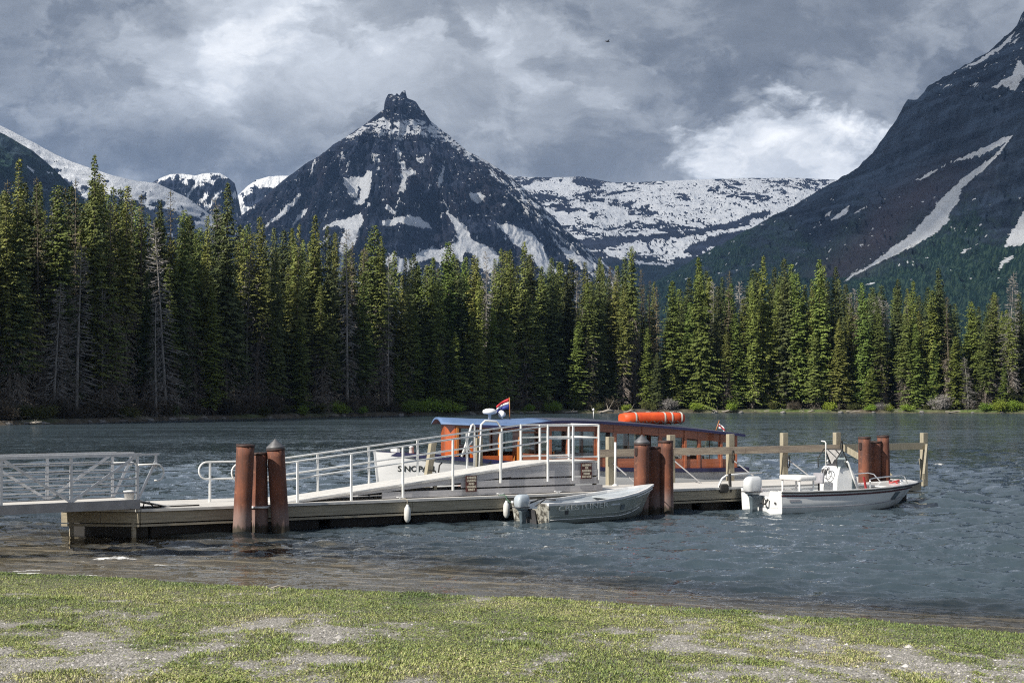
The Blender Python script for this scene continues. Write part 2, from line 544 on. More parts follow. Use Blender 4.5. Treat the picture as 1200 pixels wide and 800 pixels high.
# ------------------------------------------------------------ mountains
def mountain_mat(name, rock, rock2, veg, veg2, snow=(0.80, 0.83, 0.87), talus=(0.06, 0.045, 0.05), sc=0.01):
    m = bpy.data.materials.new(name)
    m.use_nodes = True
    t = NT(m.node_tree)
    p = m.node_tree.nodes['Principled BSDF']
    p.inputs['Roughness'].default_value = 0.9
    p.inputs['Specular IOR Level'].default_value = 0.1
    co = t.n('ShaderNodeTexCoord').outputs['Object']
    f1a, _ = t.noise(co, sc, 8, 0.65)
    f1b, _ = t.noise(t.vec('MULTIPLY', co, (1.6, 1.6, 0.25)), sc * 3, 6, 0.7)
    f1 = t.math('ADD', t.math('MULTIPLY', f1a, 0.5), t.math('MULTIPLY', f1b, 0.5))
    fs, _ = t.noise(t.vec('MULTIPLY', co, (0.15, 0.15, 3.0)), sc * 1.6, 5, 0.6, 0.5)
    base = t.ramp(t.math('ADD', t.math('MULTIPLY', f1, 0.5), t.math('MULTIPLY', fs, 0.5)), [(0.42, tuple(x * 0.7 for x in rock)), (0.5, rock2), (0.57, tuple(x * 2.1 for x in rock2))])
    base = t.mix(t.attr('talus'), base, talus)
    fv, _ = t.noise(t.vec('MULTIPLY', co, (1, 1, 0.6)), sc * 11, 6, 0.7)
    vg = t.ramp(fv, [(0.44, tuple(x * 0.7 for x in veg)), (0.50, veg), (0.58, veg2)])
    base = t.mix(t.attr('veg'), base, vg)
    fe, _ = t.noise(co, sc * 16, 6, 0.72)
    s = t.math('ADD', t.attr('snow'), t.math('MULTIPLY', t.math('SUBTRACT', fe, 0.5), 0.5))
    base = t.mix(t.smooth(s, 0.44, 0.60), base, snow)
    t.put(p.inputs['Base Color'], base)
    fb, _ = t.noise(t.vec('MULTIPLY', co, (1, 1, 1.8)), sc * 3, 10, 0.75)
    b = t.n('ShaderNodeBump'); b.inputs['Strength'].default_value = 1.0; b.inputs['Distance'].default_value = 0.16 / sc
    t.put(b.inputs['Height'], fb)
    m.node_tree.links.new(b.outputs[0], p.inputs['Normal'])
    return m


def mountain(name, label, outline, ridgeY, Yb, zb, N, Mr, material, amp, seed, spread=1.0, drift=0.0, prof=1.2, snowfn=None, jag=1.0, gul=18, ext=0.9, strat=30, smooth_polys=None):
    """ridge line drawn at its own distance, falling to a valley floor nearer to the lake, gullied, with a back side"""
    px = np.linspace(outline[0][0], outline[-1][0], N)
    py = np.interp(px, [a for a, _ in outline], [b for _, b in outline])
    py = py + jag * (fbm(px * 0.16, px * 0 + 3.3, seed, 5, 0.6))
    Y0 = np.interp(px, [a for a, _ in ridgeY], [b for _, b in ridgeY])
    X0 = (px - 600) / F * Y0
    Z0 = EYE - (py - HZ) / F * Y0
    Yb_ = np.interp(px, [a for a, _ in Yb], [b for _, b in Yb])
    xc = X0.mean()
    X1 = xc + (X0 - xc) * spread * Yb_ / Y0 + drift
    t = np.linspace(0, 1, Mr) ** 1.25
    T, _ = np.meshgrid(t, px, indexing='ij')
    X = X0 + (X1 - X0) * T
    Y = Y0 + (Yb_ - Y0) * T
    pz = (1 - T) ** prof
    Z = zb + (Z0 - zb) * pz
    env = np.clip(T / 0.10, 0, 1) ** 0.8 * (1 - T * 0.35)
    u = np.broadcast_to(np.linspace(0, 1, N)[None, :], T.shape)
    wv = fbm(u * 9 + 5, T * 4, seed + 40, 4) * 0.03
    g = ridged((u + wv) * gul, T * 2.4 + 3, seed + 11, 5, 0.52) - 0.5
    g2 = fbm((u + wv) * gul * 4, T * 14, seed + 23, 5, 0.55)
    g3 = fbm((u + wv) * gul * 16, T * 50, seed + 33, 4, 0.6)
    disp = amp * env * (g * 1.3 + g2 * 0.45 + g3 * 0.16)
    calm_ = 1.0
    if smooth_polys:                       # lasting snow fills the gullies it lies in
        pm = ragged(600 + F * X / Y, HZ - F * (Z - EYE) / Y, smooth_polys, 1.0, 3)
        for _ in range(10):
            pm = (pm + np.roll(pm, 1, 0) + np.roll(pm, -1, 0) + np.roll(pm, 2, 1) + np.roll(pm, -2, 1)) / 5
        calm_ = 1 - 0.85 * np.clip(pm * 1.4, 0, 1)
    disp = amp * env * (g * 1.3 * (0.45 + 0.55 * calm_) + (g2 * 0.45 + g3 * 0.16) * calm_)
    Y = Y - disp
    Z = Z + disp * 0.35
    step = strat
    zz = Z + fbm(u * 5, T * 3, seed + 60, 3) * step * 0.9
    ph = (zz / step) % 1.0
    terr = np.clip((ph - 0.3) / 0.4, 0, 1) - ph
    Z = Z + calm_ * terr * step * 0.36 * np.clip(T / 0.05, 0, 1)
    nb = 8
    tb = np.linspace(1, 0, nb + 1)[:-1]
    Xb = np.stack([X0 for _ in tb]); Ybk = np.stack([Y0 + (Z0 - zb) * ext * k for k in tb]); Zb = np.stack([Z0 - (Z0 - zb) * 0.85 * k for k in tb])
    X = np.concatenate([Xb, X]); Y = np.concatenate([Ybk, Y]); Z = np.concatenate([Zb, Z])
    TT = np.concatenate([np.zeros((nb, N)), T]); UU = np.concatenate([u[:nb], u])
    GG = np.concatenate([np.zeros((nb, N)), g])
    PX = 600 + F * X / Y; PY = HZ - F * (Z - EYE) / Y
    at = snowfn(PX, PY, TT, UU, X, Y, Z, GG)
    for k in ('snow', 'veg', 'talus'):
        at.setdefault(k, np.zeros(PX.shape))
    o = np_mesh(name, np.stack([X, Y, Z], -1).reshape(-1, 3), grid_faces(*X.shape), material, attrs=at, smooth=True)
    tag(o, label, 'mountain', None, 'structure')
    return o


def ragged(PX, PY, polys, amt=3.0, seed=5, sc=0.16):
    qx = PX + fbm(PX * sc, PY * sc, seed, 5, 0.6) * amt * 1.6
    qy = PY + fbm(PX * sc + 50, PY * sc, seed + 9, 5, 0.6) * amt * 1.6
    r = np.zeros(PX.shape, bool)
    for p in polys:
        r |= inpoly(qx, qy, p)
    return r.astype(float)


PEAK = [(180, 395), (210, 345), (240, 303), (270, 262), (300, 240), (330, 213), (355, 194), (380, 179), (390, 170), (406, 160), (420, 151), (438, 138), (446, 131), (451, 128),
        (452, 116), (455, 110), (460, 110), (463, 112), (465, 109), (468, 112), (471, 107), (475, 106), (477, 115), (487, 119.5), (494, 129), (497, 129), (499, 134), (504, 141),
        (521, 155), (535, 166), (547, 177), (560, 183), (580, 195), (600, 208), (620, 226), (640, 246), (660, 266), (690, 293), (720, 316), (760, 350), (800, 390)]
PK_SNOW = [
    [(403, 207), (413, 209), (424, 206), (433, 200), (437, 202), (437, 209), (434, 219), (428, 237), (420, 240), (412, 239), (420, 231), (425, 222), (421, 219), (417, 231), (409, 229), (403, 216)],
    [(353, 225), (349, 234), (338, 246), (318, 263), (303, 273), (310, 264), (326, 250), (343, 234)],
    [(362, 245), (352, 257), (338, 270), (345, 258), (355, 246)],
    [(422, 249), (427, 258), (421, 270), (416, 285), (404, 300), (400, 325), (393, 325), (397, 290), (405, 268), (392, 265), (378, 269), (385, 262), (405, 257)],
    [(470, 200), (482, 197), (488, 203), (478, 208), (474, 224), (462, 230), (470, 222), (471, 208)],
    [(448, 258), (462, 257), (475, 253), (490, 254), (503, 263), (505, 270), (492, 265), (470, 262), (450, 264)],
    [(449, 243), (455, 240), (466, 250), (460, 251)],
    [(519, 233), (526, 247), (536, 258), (547, 267), (550, 277), (566, 286), (580, 293), (588, 305), (575, 320), (560, 312), (553, 298), (545, 296), (540, 307), (528, 310), (505, 303), (490, 306), (480, 318), (466, 322), (448, 305), (460, 296), (478, 304), (498, 292), (520, 290), (534, 285), (537, 272), (526, 255)],
    [(550, 225), (562, 226), (570, 232), (560, 238), (550, 231)],
    [(580, 262), (592, 262), (610, 268), (622, 272), (635, 285), (640, 300), (655, 318), (640, 322), (620, 300), (598, 280)],
    [(645, 275), (660, 290), (680, 300), (700, 312), (690, 318), (665, 303)],
    [(404, 162), (425, 148), (445, 138), (462, 144), (480, 141), (498, 143), (503, 150), (500, 160), (480, 156), (470, 166), (455, 158), (440, 160), (432, 154), (412, 161)],
    [(505, 142), (530, 160), (556, 181), (566, 192), (552, 190), (530, 172), (512, 163), (500, 156)],
    [(510, 165), (506, 178), (502, 184), (505, 170)], [(521, 185), (519, 203), (516, 219), (513, 221), (517, 196)],
    [(466, 172), (472, 180), (468, 192), (474, 186), (477, 198), (470, 198), (462, 176)],
    [(434, 182), (442, 181), (446, 190), (438, 188)], [(401, 174), (403, 184), (397, 186)],
    [(378, 178), (372, 186), (366, 204), (362, 206), (369, 188)],
    [(486, 186), (498, 182), (496, 192), (488, 190)],
]


def peak_at(PX, PY, T, U, X, Y, Z, G):
    s = ragged(PX, PY, PK_SNOW, 2.2, 5)
    mott = fbm(PX * 0.22, PY * 0.4, 78, 5, 0.65)
    s = np.where((PY < 200) & (mott > 0.05), 0.0, s)
    sp = fbm(PX * 0.30, PY * 0.55, 77, 5, 0.65)
    bands = fbm(PX * 0.02, PY * 0.30 + fbm(PX * 0.02, PY * 0.02, 3, 3) * 2, 31, 4, 0.6)
    east = np.clip((PX - (510 + (PY - 150) * 0.95)) / 26, 0, 1) * np.clip((PY - 140) / 25, 0, 1)
    top = np.clip((195 - PY) / 60, 0, 1)
    low = np.clip((PY - 290) / 30, 0, 1)
    str_ = fbm((PX - PY * 1.05) * 0.30, (PX + PY) * 0.06, 75, 5, 0.66)      # thin snow lines running down the east flank
    led = fbm(PX * 0.16 + sp * 0.3, PY * 0.85, 76, 5, 0.66)                  # snow lying on ledges
    s = np.maximum(s, ((str_ * 0.8 + sp * 0.35) * east + east * 0.12 > 0.20) * 1.0)
    s = np.maximum(s, ((led * 0.8 + sp * 0.5 + 0.14 * top + 0.16 * low) > 0.46) * 0.9)
    gul_ = fbm((PX + (PY - 200) * 0.35) * 0.20, PY * 0.05, 79, 4, 0.6)
    s = np.maximum(s, ((gul_ * 0.8 + sp * 0.35) > 0.52) * 0.9 * (east < 0.3))
    s[T <= 0] = 0.0
    veg = np.clip((PY - 318) / 20, 0, 1)
    return {'snow': s, 'veg': veg, 'talus': np.clip(fbm(PX * 0.05, PY * 0.03, 91, 3) * 1.2, 0, 0.6)}


MM = mountain_mat('navy rock', (0.010, 0.015, 0.028), (0.020, 0.026, 0.044), (0.012, 0.025, 0.025), (0.02, 0.035, 0.03), talus=(0.034, 0.030, 0.040), sc=0.006)
mountain('mountain', 'pyramid shaped dark rock peak with snow filled gullies and a craggy summit block', PEAK, [(180, 4700), (460, 5000), (720, 4900), (800, 4700)],
         [(180, 3300), (800, 3300)], 0, 760, 420, MM, 120, 3, 1.25, 0, 1.12, peak_at, 1.1, 9, smooth_polys=PK_SNOW[:-8])

# broad snowy bench behind the peak
BENCH = [(430, 235), (520, 212), (560, 203), (590, 203), (607, 207), (640, 208), (680, 207), (720, 214), (740, 214), (780, 212), (830, 210), (880, 208.5), (930, 208.5), (975, 210.5), (1040, 216), (1100, 226)]


def bench_at(PX, PY, T, U, X, Y, Z, G):
    wy = PY - 0.06 * (PX - 780) * np.clip((PX - 700) / 100, 0, 1) + fbm(PX * 0.02, PY * 0.03, 58, 3) * 9
    n = fbm(PX * 0.05, wy * 0.20, 52, 7, 0.68)
    n2 = fbm(PX * 0.42, wy * 0.8, 57, 5, 0.7)
    leftd = np.clip((690 - PX) / 110, 0, 1) * np.clip(1 - np.abs(PY - 235) / 35, 0, 1)
    low = np.clip((PY - 285) / 30, 0, 1)
    rock = n * 1.1 + n2 * 0.50 + 0.30 * leftd + 0.42 * low
    s = 1.0 - (rock > 0.07)
    upper = np.clip((240 - PY) / 20, 0, 1)
    s = np.where((upper > 0.5) & (n2 > 0.34), 0.25, s)
    smoothsnow = ragged(PX, PY, [[(745, 222), (790, 214), (790, 235), (860, 232), (910, 238), (955, 228), (960, 245), (900, 262), (840, 265), (790, 258), (760, 245)],
                                 [(700, 250), (735, 240), (740, 262), (710, 266)], [(770, 300), (800, 292), (815, 300), (780, 304)],
                                 [(760, 280), (860, 270), (900, 258), (880, 272), (810, 292), (770, 298)]], 3, 4)
    s = np.maximum(s, smoothsnow * (n2 < 0.22))
    dark = ragged(PX, PY, [[(600, 270), (680, 281), (730, 276), (800, 272), (850, 262), (900, 246), (905, 250), (855, 268), (800, 278), (740, 284), (690, 292), (610, 284)],
                           [(800, 293), (830, 278), (880, 268), (905, 262), (880, 275), (830, 290), (812, 302)],
                           [(560, 305), (640, 296), (700, 300), (770, 312), (830, 305), (860, 330), (860, 400), (540, 400)]], 3, 8)
    s = np.where(dark > 0.5, 0.0, s)
    veg = np.clip((PY - 300) / 14, 0, 1)
    return {'snow': s, 'veg': veg, 'talus': np.full(PX.shape, 0.3)}


mountain('mountain', 'long snow covered ridge streaked with rock bands closing the valley behind the peak', BENCH, [(430, 7200), (1100, 7200)], [(430, 4200), (1100, 4200)], 20, 640, 260,
         MM, 40, 8, 1.0, 0, 1.35, bench_at, 0.5, 4, strat=40)

# big slope on the right
RIGHT = [(640, 392), (690, 362), (720, 345), (760, 334), (790, 318), (810, 305), (830, 294), (860, 278), (890, 262), (920, 246), (955, 226), (980, 211), (1000, 200), (1022, 180), (1035, 162), (1050, 142),
         (1060, 122), (1064, 117), (1075, 117), (1087, 102), (1100, 94), (1122, 82), (1160, 60), (1177, 44), (1186, 37), (1192, 30), (1198, 15), (1215, -8), (1250, -40), (1300, -70), (1380, -95), (1500, -60), (1650, 20)]
RT_SNOW = [
    [(1156, 190), (1151, 198), (1137, 212), (1126, 223), (1124, 237), (1111, 250), (1113, 258), (1099, 271), (1073, 287), (1042, 302), (1010, 318), (988, 331), (1000, 320), (1022, 309), (1048, 288), (1070, 272), (1089, 250), (1105, 231), (1119, 217), (1136, 203)],
    [(1187, 158), (1172, 163), (1155, 172), (1138, 180), (1112, 191), (1095, 200), (1115, 190), (1145, 184), (1165, 175), (1180, 165), (1160, 187), (1140, 200), (1146, 206), (1160, 192), (1178, 172)],
    [(1202, 246), (1194, 256), (1187, 269), (1176, 290), (1200, 286), (1240, 270), (1260, 240), (1230, 235)],
    [(997, 240), (972, 258), (985, 255), (994, 247)], [(1016, 242), (999, 253), (1004, 247)], [(1106, 194), (1092, 201), (1072, 212), (1090, 206)], [(974, 247), (965, 254), (972, 253)],
    [(1189, 37), (1177, 50), (1160, 62), (1125, 82), (1150, 72), (1165, 63), (1184, 49)], [(1195, 44), (1183, 51), (1190, 50)],
    [(1193, 70), (1187, 88), (1172, 96), (1163, 103), (1176, 101), (1183, 104), (1188, 108), (1196, 96), (1203, 90), (1200, 76)],
    [(1115, 98), (1100, 104), (1112, 101)], [(1145, 96), (1136, 101), (1146, 100)], [(1187, 298), (1176, 305), (1178, 310), (1186, 303)], [(1130, 292), (1124, 299), (1134, 294)],
    [(1178, 300), (1172, 308), (1170, 318), (1175, 312)], [(1020, 330), (1013, 334), (1026, 332)],
]


def right_at(PX, PY, T, U, X, Y, Z, G):
    s = ragged(PX, PY, RT_SNOW, 1.3, 15, 0.2)
    sp = fbm(PX * 0.34, PY * 0.5, 21, 4, 0.65)
    hi = np.clip((115 - PY) / 50, 0, 1)
    s = np.maximum(s, ((sp + 0.12 * hi) > 0.62) * (hi > 0))
    s = np.maximum(s, ((fbm(PX * 0.22, PY * 0.3, 24, 3) > 0.66) & (PY > 230) & (PY < 330)) * 0.9)
    s[T <= 0] = 0
    # vegetation on the lower slope, thinning upwards; talus fans between
    line = 225 + (PX - 1200) * -0.10
    wob = fbm(PX * 0.03, PY * 0.03, 33, 4) * 60
    fan = np.exp(-((PX - (1050 + (255 - PY) * 1.05)) / 46) ** 2) * np.clip((PY - 175) / 50, 0, 1)
    fine = fbm((PX + PY * 0.9) * 0.05, (PY - PX * 0.25) * 0.22, 37, 5, 0.65)
    veg = np.clip((PY - line + wob + fine * 70) / 60, 0, 1) * (1 - 0.85 * fan * (PY < 325))
    veg = np.clip(np.maximum(veg, np.clip((PY - 325 + wob * 0.3) / 25, 0, 1)), 0, 1)
    return {'snow': s, 'veg': veg, 'talus': np.clip(fan * 0.9 + fine * 0.3, 0, 1)}


MR = mountain_mat('blue grey rock', (0.014, 0.024, 0.042), (0.032, 0.047, 0.072), (0.012, 0.042, 0.036), (0.060, 0.108, 0.070), talus=(0.082, 0.070, 0.088), sc=0.012)
mountain('mountain', 'huge steep blue grey mountainside with green lower slope and long white snow chute', RIGHT, [(640, 3900), (830, 3600), (1000, 3100), (1200, 2700), (1650, 2300)],
         [(640, 2300), (900, 1500), (1200, 1000), (1650, 900)], 0, 680, 420, MR, 90, 14, 1.0, -60, 1.05, right_at, 2.2, 12, strat=34, smooth_polys=RT_SNOW)

# left: snow slope, dark shoulder, two distant snow capped humps
LSNOW = [(-260, 20), (-120, 85), (-50, 120), (0, 147), (20, 157), (45, 170), (65, 181), (85, 190), (100, 195), (130, 205), (160, 212), (185, 215), (220, 232), (260, 262)]
mountain('mountain', 'smooth white snow slope descending behind the dark shoulder', LSNOW, [(-260, 4600), (260, 5200)], [(-260, 3000), (260, 3400)], 0, 300, 160, MM, 30, 19, 1.0, 0, 1.1,
         lambda PX, PY, T, U, X, Y, Z, G: {'snow': 1.0 - ((fbm(PX * 0.09, PY * 0.16, 44, 5) - 0.26 - 0.25 * np.clip((190 - PY + (PX - 60) * 0.55) / 20, 0, 1) + 0.25 * np.clip((PY - 215) / 30, 0, 1) + 0.55 * np.clip((PY - np.interp(PX, [a for a, _ in LSNOW], [b for _, b in LSNOW]) - 17) / 10, 0, 1)) > 0.12)}, 0.5, 8)
LDARK = [(-260, 60), (-120, 100), (-60, 128), (0, 155), (15, 163), (40, 178), (60, 195), (80, 215), (97, 233), (112, 252), (140, 285), (180, 330)]
mountain('mountain', 'dark forested shoulder below the white snow slope with two small snow patches', LDARK, [(-260, 2300), (180, 2700)], [(-260, 1400), (180, 1600)], 0, 260, 160, MR, 40, 27, 1.0, 0, 1.1,
         lambda PX, PY, T, U, X, Y, Z, G: {'snow': ragged(PX, PY, [[(30, 192), (41, 200), (38, 202)], [(53, 199), (63, 203), (60, 205)]], 1.5, 6), 'veg': np.clip(0.55 + fbm(PX * 0.05, PY * 0.05, 4, 4), 0, 1)}, 0.8, 9)
HUMP = [(110, 300), (140, 240), (155, 226), (170, 219), (185, 210), (200, 204), (215, 203.5), (228, 206), (240, 203), (258, 203), (268, 209), (275, 215), (279, 230), (285, 262), (290, 300)]


def hump_at(PX, PY, T, U, X, Y, Z, G):
    s = ((fbm(PX * 0.12, PY * 0.14, 12, 5, 0.6) + 0.55 * np.clip((214 - PY) / 8, 0, 1) + 0.02) > 0.34) * 1.0
    s = np.maximum(s, ragged(PX, PY, [[(231, 208), (226, 220), (214, 236), (203, 250), (210, 246), (222, 230), (235, 214)], [(254, 226), (243, 240), (230, 256), (236, 254), (250, 240), (260, 224)],
                                      [(158, 228), (166, 240), (160, 258), (172, 262), (178, 246), (170, 232)]], 1.6, 3))
    return {'snow': s}


mountain('mountain', 'rounded dark hump with a snow cap and snow couloirs left of the peak', HUMP, [(110, 5600), (290, 5600)], [(110, 4600), (290, 4600)], 0, 240, 160, MM, 80, 31, 1.0, 0, 1.0, hump_at, 0.6, 7)
HUMP2 = [(240, 320), (262, 255), (278, 230), (290, 218), (300, 211), (315, 207), (332, 206), (352, 206), (380, 215), (420, 260)]
mountain('mountain', 'small snowy crest tucked between the rounded hump and the pyramid peak', HUMP2, [(240, 6000), (420, 6000)], [(240, 5000), (420, 5000)], 0, 200, 140, MM, 70, 35, 1.0, 0, 1.0,
         lambda PX, PY, T, U, X, Y, Z, G: {'snow': ((fbm(PX * 0.10, PY * 0.12, 15, 5, 0.6) + 0.5 * np.clip((220 - PY) / 10, 0, 1) + 0.35 * np.clip((PY - 238) / 10, 0, 1)) > 0.12) * 1.0}, 0.6, 7)

# air between here and the mountains, and unseen clouds added overhead to keep the sun off them
hz = MB().box(-4300, 4300, -300, 8700, -5, 1120).build('haze', None)
tag(hz, 'thin blue mountain air over the whole valley', 'haze', None, 'stuff')
hm = bpy.data.materials.new('haze'); hm.use_nodes = True
hm.node_tree.nodes.clear()
hv = hm.node_tree.nodes.new('ShaderNodeVolumePrincipled')
hv.inputs['Color'].default_value = (0.32, 0.55, 1.0, 1)
hv.inputs['Density'].default_value = 3.3e-5
ho = hm.node_tree.nodes.new('ShaderNodeOutputMaterial')
hm.node_tree.links.new(hv.outputs[0], ho.inputs['Volume'])
hz.data.materials.append(hm)

cm = mat('cloud', (0.85, 0.86, 0.88), (0.8, 0.81, 0.83), 0.002, rough=1.0)
cm.node_tree.nodes['Principled BSDF'].inputs['Alpha'].default_value = 0.27
crs = np.random.RandomState(5)


def cloud(cx, cy, cz, rx, ry, rz, seed):
    nu, nv = 64, 32
    a = np.linspace(0, 2 * np.pi, nu)[None, :]; b = np.linspace(0.02, np.pi - 0.02, nv)[:, None]
    x = np.cos(a) * np.sin(b); y = np.sin(a) * np.sin(b); z = np.cos(b) + 0 * a
    rr = 1 + 0.28 * fbm(x * 2.1 + z * 1.3 + 9, y * 2.1 + z * 0.7 + 9, seed, 5, 0.6)
    rr[:, -1] = rr[:, 0]
    z = np.where(z < 0, z * 0.35, z)
    o = np_mesh('cloud', np.stack([cx + x * rx * rr, cy + y * ry * rr, cz + z * rz * rr], -1).reshape(-1, 3), grid_faces(nv, nu), cm, smooth=True)
    return tag(o, 'unseen cloud added above the view to shade the mountains', 'cloud', None, 'structure')


def shade(X, Y, Z, cz, rx, ry, seed):
    k_ = (cz - Z) / sun_dir.z
    cloud(X + sun_dir.x * k_, Y + sun_dir.y * k_, cz, rx, ry, 350, seed)


shade(420, 4300, 400, 3000, 1500, 1800, 1)
shade(800, 2500, 300, 2900, 1300, 1350, 2)
shade(1300, 2300, 500, 2700, 1000, 1200, 4)
shade(1250, 6300, 600, 3200, 1700, 1700, 3)

# ------------------------------------------------------------ near bank and lake bed: one sheet
def edgeY(x):
    x = np.asarray(x, float)
    return np.interp(x, [-40, -20, -10, -5, 0, 3.5, 7.3, 12, 25, 40], [45, 37.5, 32.8, 30.6, 28.7, 26.9, 24.4, 21.5, 15, 8]) + 0.42 * fbm(x * 0.55, x * 0 + 2, 71, 6, 0.68)


def bank_z(x, y):
    d = (edgeY(x) - y) * 0.92
    land = 0.07 * np.clip(d / 0.3, 0, 1) + 0.062 * np.clip(d, 0, 60) + 0.018 * fbm(x * 0.9, y * 0.9, 61, 4) * np.clip(d / 1.5, 0, 1) + 0.05 * fbm(x * 0.25, y * 0.25, 64, 3) * np.clip(d / 4, 0, 1)
    bed = 0.055 * d
    return np.where(d > 0, land, np.maximum(bed, -3.0))


xs = np.linspace(-34, 34, 420)
ys = np.concatenate([np.linspace(-4, 13, 40), np.linspace(13.05, 36, 420), np.linspace(36.3, 90, 60)])
GX, GY = np.meshgrid(xs, ys)
GZ = bank_z(GX, GY)


def cover(x, y):
    """how densely the bank is grown over: 0 gravel, 1 grass"""
    d = (edgeY(x) - y) * 0.92
    n = fbm(x * 0.42, y * 0.16, 81, 5, 0.65) * 0.75 + fbm(x * 2.2, y * 0.9, 85, 6, 0.72) * 1.25
    bias = np.interp(d, [0, 0.15, 1.0, 3.5, 6.5, 9, 13.5, 18], [0.0, 0.75, 0.85, 0.58, 0.44, 0.36, 0.20, 0.0]) - 0.018 * np.clip(x, -6, 8)
    return np.clip((n + bias) * 1.8 + 0.2, 0, 1) * (d > 0.05)


def groundmat():
    m = bpy.data.materials.new('gravel and soil')
    m.use_nodes = True
    t = NT(m.node_tree)
    p = m.node_tree.nodes['Principled BSDF']
    p.inputs['Roughness'].default_value = 0.9
    co = t.n('ShaderNodeTexCoord').outputs['Object']
    f1, _ = t.noise(co, 14, 6, 0.75)
    f2, _ = t.noise(co, 1.2, 4, 0.6)
    v = t.n('ShaderNodeTexVoronoi'); v.inputs['Scale'].default_value = 42
    t.put(v.inputs['Vector'], co)
    sp = t.n('ShaderNodeSeparateColor'); t.put(sp.inputs[0], v.outputs['Color'])
    g = t.ramp(t.math('ADD', t.math('MULTIPLY', f1, 0.45), t.math('MULTIPLY', sp.outputs[0], 0.55)), [(0.15, (0.10, 0.094, 0.082)), (0.45, (0.25, 0.237, 0.212)), (0.8, (0.42, 0.40, 0.365))])
    g = t.mix(t.math('MULTIPLY', t.attr('cover'), 0.75), g, (0.115, 0.11, 0.058))
    wet = t.attr('wet')
    g = t.mix(wet, g, t.ramp(f1, [(0.3, (0.20, 0.18, 0.145)), (0.7, (0.40, 0.365, 0.305))]))
    t.put(p.inputs['Base Color'], g)
    b = t.n('ShaderNodeBump'); b.inputs['Strength'].default_value = 0.8; b.inputs['Distance'].default_value = 0.02
    t.put(b.inputs['Height'], t.math('ADD', f1, t.math('MULTIPLY', v.outputs['Distance'], -0.8)))
    m.node_tree.links.new(b.outputs[0], p.inputs['Normal'])
    return m


GD = (edgeY(GX) - GY) * 0.92
ground = np_mesh('ground', np.stack([GX, GY, GZ], -1).reshape(-1, 3), grid_faces(*GX.shape), groundmat(), attrs={'cover': cover(GX, GY), 'wet': np.clip((0.35 - GD) / 0.3, 0, 1)}, smooth=True)
tag(ground, 'gravelly lake bank sloping down under the shallow water', 'ground', None, 'structure')

# ------------------------------------------------------------ far shore
SH = [(-420, 505), (-250, 502), (-100, 499.5), (0, 498), (60, 497), (150, 494), (240, 491.5), (330, 490), (400, 488), (450, 487), (540, 485.8), (640, 484.3), (760, 483.8), (900, 483.6), (1050, 483.8), (1200, 484.3), (1320, 484.6), (1500, 485)]
SHp = np.array([[sx(a, EYE * F / (b - HZ)), EYE * F / (b - HZ)] for a, b in SH])


def shoreY(x):
    return np.interp(x, SHp[:, 0], SHp[:, 1])


def shore_at(px):
    """the shore point seen in direction px"""
    lo, hi = 100.0, 420.0
    for _ in range(40):
        mid = (lo + hi) / 2
        if mid < shoreY(sx(px, mid)): lo = mid
        else: hi = mid
    return lo


def far_z(x, y):
    d = y - shoreY(x)
    return np.where(d < 0, 0.25 * d, 0.55 * np.clip(d / 0.8, 0, 1) + 0.035 * np.clip(d, 0, 400) + 0.35 * fbm(x * 0.12, y * 0.12, 5, 3) * np.clip(d / 4, 0, 1))


fx = np.linspace(-1, 1, 520)
fd = np.concatenate([np.linspace(-3, 6, 28), np.linspace(7, 80, 30), np.linspace(100, 2600, 14)])
FX = np.broadcast_to((fx * 330)[None, :], (len(fd), len(fx))) * (1 + np.clip(fd, 0, None)[:, None] / 400)
FY = shoreY(FX / (1 + np.clip(fd, 0, None)[:, None] / 400)) + fd[:, None]
FZ = np.where(fd[:, None] < 0, 0.25 * fd[:, None], 0.5 * np.clip(fd[:, None] / 0.7, 0, 1) + 0.035 * np.clip(fd[:, None], 0, 300)) + 0.25 * fbm(FX * 0.2, FY * 0.2, 5, 3) * np.clip(fd[:, None] / 3, 0, 1)
np_far = np.where(fd[:, None] > 0.2, np.clip(fbm(FX * 0.08, FY * 0.2, 7, 4) * 1.5 + 0.35 + FX * 0.004, 0, 1), 0.0)


def shoremat():
    m = bpy.data.materials.new('forest floor')
    m.use_nodes = True
    t = NT(m.node_tree)
    p = m.node_tree.nodes['Principled BSDF']
    p.inputs['Roughness'].default_value = 0.95
    co = t.n('ShaderNodeTexCoord').outputs['Object']
    f1, _ = t.noise(co, 1.2, 6, 0.7)
    d = t.ramp(f1, [(0.35, (0.035, 0.028, 0.02)), (0.65, (0.12, 0.10, 0.075))])
    g = t.ramp(f1, [(0.35, (0.035, 0.055, 0.016)), (0.65, (0.10, 0.14, 0.035))])
    t.put(p.inputs['Base Color'], t.mix(t.attr('grass'), d, g))
    return m


tag(np_mesh('far_shore', np.stack([FX, FY, FZ], -1).reshape(-1, 3), grid_faces(*FX.shape), shoremat(), attrs={'grass': np_far}, smooth=True),
    'dark forest floor along the far lake shore', 'terrain', None, 'structure')

